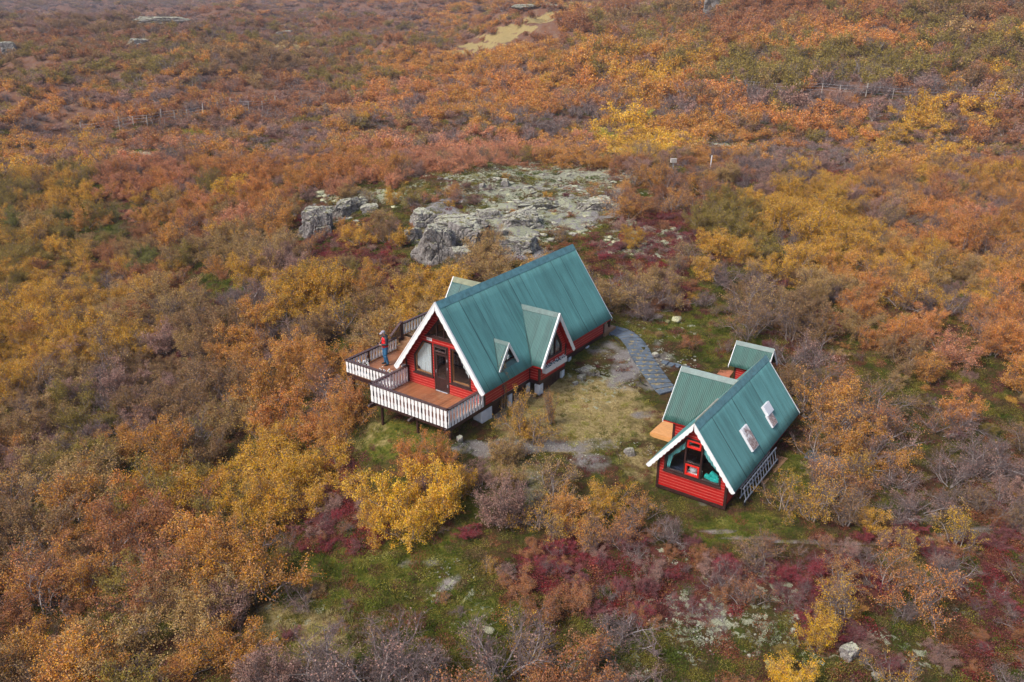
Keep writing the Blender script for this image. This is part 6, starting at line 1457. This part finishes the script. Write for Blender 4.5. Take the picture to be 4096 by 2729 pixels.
def shrubs():
    rs = np.random.RandomState(77); out = []
    def add(x, y, z, u, v, S, Hh, c, thin, special=None): out.append(dict(x=x, y=y, z=z, u=u, v=v, S=S, H=Hh, c=c, thin=thin, sp=special))
    MAN = [ # base pixel, crown radius, height, colour, kind, label
        (1590,2085,1.25,2.2,'yellow',0,'big golden birch shrub standing alone below the deck, left half'),(1780,2070,1.25,2.2,'yellow',3,'big yellow birch shrub standing alone below the deck, right half'),(1650,2165,1.15,1.7,'yellow',2,'lowest and brightest yellow part of the lone shrub below the deck'),(1520,2130,.8,1.3,'gold',1,'small golden shrub at the left foot of the lone shrub below the deck'),(1850,1990,.8,1.5,'gold',1,'golden shrub at the right of the lone shrub below the deck'),
        (1650,1905,.85,1.7,'orange',2,'vivid orange shrub under the left deck post, in front of the deck'),(1770,1890,.75,1.4,'orange',4,'vivid orange shrub at the foot of the right deck post'),
        (1930,1950,.8,1.0,'mauve',4,'brownish shrub on the left of the gravel patch'),(2030,1945,.85,1.1,'tan',5,'tan shrub on the gravel right of the yellow shrub'),(2040,1950,.5,.7,'gold',6,'small golden sprig below the tan shrub'),
        (2070,1735,.8,1.9,'gold',8,'sparse golden birch in front of the white foundation block'),(2150,1775,.9,1.2,'gold',8,'sparse amber birch growing in front of the bay'),(2200,1700,.5,1.5,'amber',6,'thin upright birch rising before the bay corner'),(2100,1750,.7,.9,'gold',5,'low golden bush at the foot of the birches by the bay'),(2010,1640,.55,2.1,'gold',6,'thin birch against the red side wall'),
        (2260,2090,1.0,1.2,'amber',4,'amber shrub left of the small cabin, nearest the gravel'),(2420,2060,1.0,1.2,'gold',4,'golden shrub just left of the small cabin'),(2560,2080,.8,1.1,'amber',8,'amber shrub touching the lawn of the small cabin'),(2480,2170,1.1,1.2,'orange',6,'orange shrub below the small cabin, on red heath'),(2350,2180,1.0,1.1,'amber',6,'amber shrub with bare stems on red heath'),(2150,2110,1.0,1.4,'gold',7,'sparse golden shrub with pale bare stems in the green foreground'),(2680,2170,.8,1.2,'mauve',9,'bare mauve shrub left of the front corner of the small cabin'),(2230,2190,.9,1.2,'gold',6,'thin golden shrub above the red heath'),
        (1130,2080,1.35,2.3,'gold',0,'golden birch at the right edge of the left thicket'),(1010,2120,1.2,2.0,'gold',2,'golden birch behind the right edge of the left thicket'),(1190,1980,1.0,2.0,'yellow',2,'yellow birch at the right tip of the left thicket'),
        (1290,1760,1.4,2.0,'orange',1,'large orange shrub left of the front deck'),(1400,1680,1.1,1.7,'orange',3,'orange shrub touching the corner of the side deck'),(1150,1740,1.6,2.1,'orange',0,'orange shrub left of the large one by the deck'),(1340,1830,1.1,1.6,'amber',5,'amber shrub at the lower edge of the grass by the deck'),(1390,1750,1.1,1.7,'amber',4,'amber shrub just left of the deck posts'),
        (1500,2790,1.7,2.0,'mauve',10,'large nearly bare mauve shrub at the bottom edge'),(1300,2760,1.6,1.7,'mauve',9,'bare mauve shrub at the left of the bottom shrub group'),(1700,2780,1.6,1.9,'mauve',9,'bare mauve shrub at the right of the bottom shrub group'),(1560,2660,1.2,1.5,'mauve',10,'bare mauve shrub at the top of the bottom shrub group'),
        (2170,2480,.95,1.0,'rust',5,'low rust shrub between green heath and crimson heath'),(2080,2360,.8,.7,'rust',5,'low rust mat at the edge of the crimson heath'),(2300,2440,.8,.8,'rust',4,'low rust shrub on the crimson heath'),(2460,2570,1.4,1.0,'mauve',9,'leafless grey shrub sprawling over green heath at the bottom'),
        (3140,2040,1.0,1.3,'gold',8,'golden shrub right of the ladder of the small cabin'),(3330,2000,1.3,1.7,'amber',8,'amber shrub right of the golden one by the small cabin'),(3250,2080,1.2,1.5,'gold',6,'sparse golden shrub below the small cabin, at right'),(3260,1950,.7,1.1,'mauve',8,'brownish shrub close to the ladder'),
        (3270,2600,.7,1.2,'yellow',4,'small yellow shrub in the pale mossy heath, lower right'),(3150,2740,.9,1.0,'yellow',5,'small bright orange-yellow shrub at the bottom edge'),(3820,2180,.8,1.5,'yellow',8,'yellow shrub just below the narrow track'),
        (1580,475,1.9,1.7,'yellow',1,'bright yellow shrub standing out in the orange heath, upper centre'),(1460,490,1.6,1.3,'yellow',3,'smaller bright yellow shrub left of the bright one'),(1730,350,2.2,2.2,'green',0,'round green shrub among orange ones, upper centre'),(775,545,1.8,1.7,'lime',1,'lime yellow shrub in the heath, left of centre'),(3430,335,2.6,2.0,'lime',1,'yellow green shrub at the foot of the right hill'),
        (3100,930,2.0,2.6,'gold',0,'large golden birch at the top left of the golden clump, right of the plateau'),(3280,900,2.0,2.6,'gold',1,'golden birch at the top of the golden clump, right of the plateau'),(3250,1000,2.1,2.6,'gold',3,'broad golden birch in the middle of the golden clump'),(3400,1010,1.9,2.4,'gold',0,'golden birch at the right of the golden clump'),(2920,970,1.8,2.2,'olive',2,'olive yellow birch at the left of the golden clump'),(3020,1040,1.6,2.0,'olive',1,'olive birch at the lower left of the golden clump'),(3180,1100,1.6,1.9,'gold',4,'golden birch at the foot of the golden clump'),
        (3850,1010,1.7,2.3,'orange',0,'vivid orange birch at the right, in brown scrub'),(3740,1040,1.3,1.9,'orange',2,'vivid orange birch left of the other vivid one'),(2570,640,1.9,1.5,'yellow',1,'yellow shrub behind the bare plateau'),(2200,660,2.6,1.7,'amber',4,'wide amber shrub at the back edge of the bare plateau'),(2320,655,2.0,1.5,'amber',4,'amber shrub right of the wide one behind the plateau'),
        (940,800,2.0,2.0,'yellow',0,'golden yellow birch in the left scrub'),(1000,1150,1.6,2.1,'gold',2,'golden birch on the slope left of the rocks')]
    occ = []
    for (u, v, R, H, c, k, lab) in MAN:
        x, y, z = gfast(u, v); add(x, y, z, u, v, R/1.5, H/1.9, c, None, (k, lab)); occ.append((x, y, R*.62))
    occ = np.array(occ)
    for (y0, y1, st, pr) in ((9, 60, 1.5, 1.0), (60, 130, 1.9, 1.0), (130, 330, 2.35, 1.0), (330, 900, 4.8, 1.0)):
        gy = np.arange(y0, y1, st); X = []; Y = []
        for y in gy:
            hw = (.78 if y < 40 else 1.0)*(y+6); n = int(2*hw/st); xs = -hw+(np.arange(n)+rs.rand(n)*.9)*st; X += list(xs); Y += list(y+rs.rand(n)*st*.9)
        X, Y = np.array(X), np.array(Y); Z = hgt(X, Y); u, v = proj(X, Y, Z)
        cl = region(u, v, X, Y, CLEAR, .22, .25, 1.5); keep = rs.rand(len(X)) > cl
        ax, ay = W2A(X, Y); bx, by = W2B(X, Y)
        keep &= ~((ax > -5.9) & (ax < 3.6) & (ay > -3.0) & (ay < 12.9)); keep &= ~((bx > -4.1) & (bx < 2.9) & (by > -1.2) & (by < 9.5)); keep &= ~((bx > -4.2) & (bx < -.2) & (by > 10.3) & (by < 13.4))
        keep &= rs.rand(len(X)) < np.clip(2.3*(fbm(X/5+50, Y/5, 3)-.5)+.84+sstep(50, 80, Y), .12, 1)
        # keep the view to the cabins and their lawn free
        fy = (Y > 14)
        for i in np.nonzero(keep & fy)[0]:
            x, y, uu, vv = X[i], Y[i], float(u[i]), float(v[i])
            if len(occ) and np.any(np.hypot(occ[:, 0]-x, occ[:, 1]-y) < occ[:, 2]+.35): continue
            c, thin = pick(uu, vv, x, y, rs); ed = float(cl[i])
            s = rs.uniform(.62, 1.12)*(1-.35*ed)
            if uu < 1400 and vv > 900: s *= 1.12
            if c == 'mauve': s *= .9; thin = thin or rs.rand() < .35
            if vv > 2080 and uu > 2350: s *= .72; thin = thin or rs.rand() < .5
            if c in ('mauve', 'rust', 'crimson') and rs.rand() < .3: s *= .65
            low = .80 if vv < 700 else 1.0
            if 120 < y < 260 and uu > 2300: s *= 1.25; low = 1.0
            if y > 130: s *= 1.25
            if y > 330: s *= 2.0; low = .5
            add(x, y, Z[i], uu, vv, s, s*low*rs.uniform(.8, 1.15), c, thin)
    # dwarf shrubs over the red heath and sprinkled through the open ground
    for (y0, y1, st, pr) in ((12, 48, .62, .9), (48, 75, .95, .8)):
        gy = np.arange(y0, y1, st); X = np.concatenate([-.7*(y+5)+(np.arange(int(1.4*(y+5)/st))+rs.rand(int(1.4*(y+5)/st)))*st for y in gy]); Y = np.concatenate([np.full(int(1.4*(y+5)/st), y) for y in gy])+rs.rand(len(X))*st
        Z = hgt(X, Y); u, v = proj(X, Y, Z); rd = region(u, v, X, Y, R_RED, .6, .8, 1.4); fm = flatmask(X, Y); g = region(u, v, X, Y, R_GRAVEL, .6, .8); ax, ay = W2A(X, Y); bx, by = W2B(X, Y)
        ok = (g < .3) & ~((ax > -5.6) & (ax < 3.2) & (ay > -2.6) & (ay < 12.5)) & ~((bx > -3.6) & (bx < 2.2) & (by > -.9) & (by < 9)) & (rs.rand(len(X)) < np.where(rd > .35, rd*pr, .10*(1-fm)))
        for i in np.nonzero(ok)[0]:
            if rd[i] > .35: c = ('crimson', 'crimson', 'wine', 'rust', 'mauve', 'wine')[rs.randint(6)]; s = rs.uniform(.20, .40)
            else: c = ('rust', 'tan', 'amber', 'mauve', 'olive', 'wine', 'gold')[rs.randint(7)]; s = rs.uniform(.18, .42)
            add(X[i], Y[i], Z[i], float(u[i]), float(v[i]), s, s*rs.uniform(.6, .9), c, rs.rand() < .35)
    # individuals: the marked ones plus those that show largest
    near = [o for o in out if o['sp'] is None and -120 < o['u'] < 4216 and 300 < o['v'] < 2950]
    near.sort(key=lambda o: -o['S']/math.hypot(o['x'], o['y'], CAMZ-o['z'])); nman = len(MAN); chosen = near[:300-nman]; cid = set(id(o) for o in chosen)
    regs = lambda u, v: ('at the upper left' if v < 800 and u < 1400 else 'at the upper centre' if v < 700 and u < 2700 else 'at the upper right' if v < 800 else
                         'on the left slope beside the rocks' if u < 1600 and v < 1350 else 'in the thicket left of the decks' if u < 1600 and v < 1950 else 'in the lower left thicket' if u < 1500 else 'in the lower centre foreground' if u < 2700 and v > 2000 else
                         'behind the main cabin' if u < 2500 and v < 1300 else 'between the cabins and the plateau' if u < 2800 and v < 1500 else 'in the lower right heath' if v > 2050 else 'in the scrub right of the small cabin' if v > 1450 else 'on the right slope above the small cabin')
    shp = lambda o, k: ('thin crowned' if 6 <= k <= 8 else 'bare branched' if k > 8 else 'tall' if o['H'] > 1.08 else 'low' if o['H'] < .75 else 'rounded')
    for o in out:
        if o['sp'] is None and id(o) not in cid: continue
        if o['sp']: k, lab = o['sp']; grp = None
        else:
            r = random.Random(int(o['u']*13+o['v'])); k = (r.choice([6, 7, 8, 8]) if o['c'] != 'mauve' else r.choice([9, 10, 7])) if o['thin'] else r.randrange(6)
            w = WORDS[o['c']] if not (o['c'] == 'mauve' and k < 9) else 'mauve brown'
            lab = f"{w} {shp(o, k)} birch shrub {regs(o['u'], o['v'])}"; grp = lab+'s' if False else f"{w} {shp(o, k)} shrubs {regs(o['u'], o['v'])}"
        r = random.Random(int(o['x']*100)); e = empty('birch_shrub', (o['x'], o['y'], o['z']-.05), r.uniform(0, 6.28), lab, 'shrub', grp or 'birch shrubs of the hillside')
        e.scale = (o['S'], o['S'], o['H']); t = 1+r.uniform(-.14, .14); col = [min(1, ch*t) for ch in PAL[o['c']]]
        for nm, me in (('stems', STEM_ME[k]), ('foliage', LEAF_ME[k])):
            q = bpy.data.objects.new(nm, me); C.objects.link(q); q.parent = e; q.color = (*col, 1)
    rest = [o for o in out if o['sp'] is None and id(o) not in cid]
    P, I, T, S_, K = [], [], [], [], []
    for o in rest:
        far = o['y'] > 95
        if far: k = FAR_I[rs.randint(3)] if not o['thin'] else FAR_I[3+(o['c'] == 'mauve')]
        else: k = NEAR_I[rs.randint(6)] if not o['thin'] else NEAR_I[(9+rs.randint(2)) if o['c'] == 'mauve' else 6+rs.randint(3)]
        P.append((o['x'], o['y'], o['z']-.05)); I.append(k); T.append((rs.normal()*.06, rs.normal()*.06, rs.rand()*6.28)); S_.append((o['S'], o['S'], o['H'])); K.append(np.minimum(1, np.array(PAL[o['c']])*(1+rs.uniform(-.16, .16))*(1.12 if far else 1)))
    scatter('far_scrub', P, I, T, S_, K, 'mass of small autumn birch scrub covering the hills and filling between the larger shrubs', 'scrub')
    print('shrubs', len(out), 'rest', len(rest))
shrubs()
def cover():
    rs = np.random.RandomState(5); P, I, T, S_, K = [], [], [], [], []
    for (y0, y1, st) in ((11, 30, .285), (30, 48, .38), (48, 75, .52), (75, 130, .95)):
        for y in np.arange(y0, y1, st):
            hw = .70*(y+5); n = int(2*hw/st); xs = -hw+(np.arange(n)+rs.rand(n))*st; P.append(np.stack([xs, y+rs.rand(n)*st, np.full(n, st)], 1))
    A = np.concatenate(P); X, Y, ST = A.T; Z = hgt(X, Y); g, r, l, rd, gr, dr, tr, u, v = masks(X, Y, Z)
    ok = (u > -60) & (u < 4156) & (v < 2800); ax, ay = W2A(X, Y); bx, by = W2B(X, Y)
    ok &= ~((ax > -2.2) & (ax < 2.3) & (ay > 0) & (ay < 12)); ok &= ~((bx > -1.5) & (bx < 1.5) & (by > -.1) & (by < 7.6)); ok &= ~((bx > -3.5) & (bx < -1.4) & (by > 3) & (by < 6.1))
    ok &= rs.rand(len(X)) > np.clip(g*.93+r*.75+tr, 0, 1)
    # keep the slabs of the path clear
    pc = np.array([gfast(a, b)[:2] for a, b in PATHPX]); seg = np.concatenate([np.linspace(pc[i], pc[i+1], 8) for i in range(len(pc)-1)])
    ok &= np.min(np.hypot(X[:, None]-seg[None, :, 0], Y[:, None]-seg[None, :, 1]), 1) > .85
    Q, I, T, S_, K = [], [], [], [], []; cs_ = {k: np.array(c) for k, c in dict(red=(.30, .035, .048), wine=(.20, .055, .055), rust=(.32, .11, .055), brn=(.18, .11, .055), grn=(.10, .125, .018), grn2=(.17, .185, .025), olv=(.25, .205, .038), straw=(.50, .39, .18), yg=(.38, .34, .08), pale=(.55, .56, .42)).items()}
    n1 = fbm(X/1.3, Y/1.3, 3)
    for i in np.nonzero(ok)[0]:
        q = rs.rand()
        if l[i] > .3 and q < l[i]*.62: kd, c = ('cush' if rs.rand() < .55 and flatmask(X[i:i+1], Y[i:i+1])[0] < .15 and vnoise(X[i]*.9, Y[i]*.9) > .38 else 'lichen'), 'pale'
        elif rd[i] > .35 and rs.rand() < rd[i]*1.05: kd = 'tall' if rs.rand() < .5 else 'mat'; c = ('red', 'wine', 'wine', 'rust', 'grn')[rs.choice(5, p=[.22, .24, .16, .18, .20])]
        elif dr[i] > .35 and rs.rand() < dr[i]: kd, c = 'grass', ('straw', 'yg', 'olv')[rs.choice(3, p=[.45, .35, .2])]
        elif gr[i] > .3 and rs.rand() < gr[i]: kd = 'grass' if rs.rand() < .5 else 'mat'; c = ('grn', 'grn2', 'olv', 'yg', 'wine', 'rust', 'brn')[rs.choice(7, p=[.24, .28, .20, .08, .08, .07, .05])]
        else: kd = ('mat', 'grass', 'tall')[rs.choice(3, p=[.6, .25, .15])]; c = (('grn', 'olv', 'brn') if n1[i] > .5 else ('rust', 'wine', 'brn', 'olv'))[rs.randint(3 if n1[i] > .5 else 4)]
        s = rs.uniform(.6, 1.15)*(max(ST[i], .33)/.36)**.75
        d_lawn = flatmask(np.array([X[i]]), np.array([Y[i]]))[0]
        if d_lawn > .5 and kd not in ('lichen', 'cush'): kd = 'grass' if kd != 'tall' else 'mat'; s = s*.85
        if kd == 'cush':
            s = (.07+.34*rs.rand()**2)*(1.0 if Y[i] > 40 else .5); Q.append((X[i], Y[i], Z[i])); I.append(CUSHIONS[rs.randint(4)]); T.append((0, 0, rs.rand()*6.28)); S_.append((s*1.3, s, s*rs.uniform(.6, 1.2))); K.append(np.array([(.60, .59, .40), (.50, .50, .38), (.40, .37, .18), (.38, .34, .31)][rs.choice(4, p=[.5, .22, .16, .12])])*rs.uniform(.8, 1.15)); continue
        Q.append((X[i], Y[i], Z[i]-.01)); I.append(LOW[kd][rs.randint(3)]); T.append((0, 0, rs.rand()*6.28)); S_.append((s, s, s*(.55 if d_lawn > .5 else 1)*rs.uniform(.7, 1.1))); K.append(cs_[c]*rs.uniform(.75, 1.25))
    print('cover', len(Q))
    scatter('ground_cover', Q, I, T, S_, K, 'low heath, grass tufts, crowberry and lichen covering the ground', 'ground cover')
cover()

# ------------------------------------------------------------------ air
def haze():
    mb = MB(); mb.box((-1500, -20, -60), (1500, 1480, 190)); o = mb.build('haze', [], None); o['kind'] = 'stuff'
    m = bpy.data.materials.new('haze'); m.use_nodes = True; nt = m.node_tree; nt.nodes.clear(); out = nt.nodes.new('ShaderNodeOutputMaterial'); pv = nt.nodes.new('ShaderNodeVolumePrincipled')
    pv.inputs['Color'].default_value = (.80, .82, .98, 1); pv.inputs['Density'].default_value = .00028; pv.inputs['Anisotropy'].default_value = .1
    nt.links.new(pv.outputs[0], out.inputs['Volume']); o.data.materials.append(m)
if HAZE: haze()
# ------------------------------------------------------------------ light, sky, camera
def light():
    w = bpy.data.worlds.new('World'); bpy.context.scene.world = w; w.use_nodes = True; nt = w.node_tree; nt.nodes.clear()
    sk = nt.nodes.new('ShaderNodeTexSky'); sk.sky_type = 'NISHITA'; sk.sun_disc = False; bg = nt.nodes.new('ShaderNodeBackground'); o = nt.nodes.new('ShaderNodeOutputWorld')
    el, az = math.radians(48), math.radians(-125)   # azimuth from +Y, clockwise
    sk.sun_elevation = el; sk.sun_rotation = az; sk.air_density = 1.0; sk.dust_density = 4.0; sk.ozone_density = 1.0; sk.altitude = 100
    bg.inputs[1].default_value = .105; nt.links.new(sk.outputs[0], bg.inputs[0]); nt.links.new(bg.outputs[0], o.inputs[0])
    L = bpy.data.lights.new('sun', 'SUN'); L.energy = 2.0; L.angle = math.radians(18); L.color = (1, .965, .92); s = bpy.data.objects.new('sun', L); C.objects.link(s)
    d = Vector((math.sin(az)*math.cos(el), math.cos(az)*math.cos(el), math.sin(el))); s.rotation_euler = d.to_track_quat('Z', 'Y').to_euler(); s.location = d*200
    cm = bpy.data.cameras.new('camera'); cm.sensor_width = 36; cm.lens = FPX/4096*36; cm.clip_start = .5; cm.clip_end = 6000
    c = bpy.data.objects.new('camera', cm); C.objects.link(c); c.location = (0, 0, CAMZ); c.rotation_euler = (PI/2-PIT, 0, 0)
    sc = bpy.context.scene; sc.camera = c; sc.view_settings.view_transform = 'Standard'; sc.view_settings.look = 'None'; sc.view_settings.exposure = .70; sc.view_settings.gamma = 1
    sc.cycles.max_bounces = 6; sc.cycles.diffuse_bounces = 3; sc.cycles.transparent_max_bounces = 8; sc.cycles.volume_bounces = 0
light()
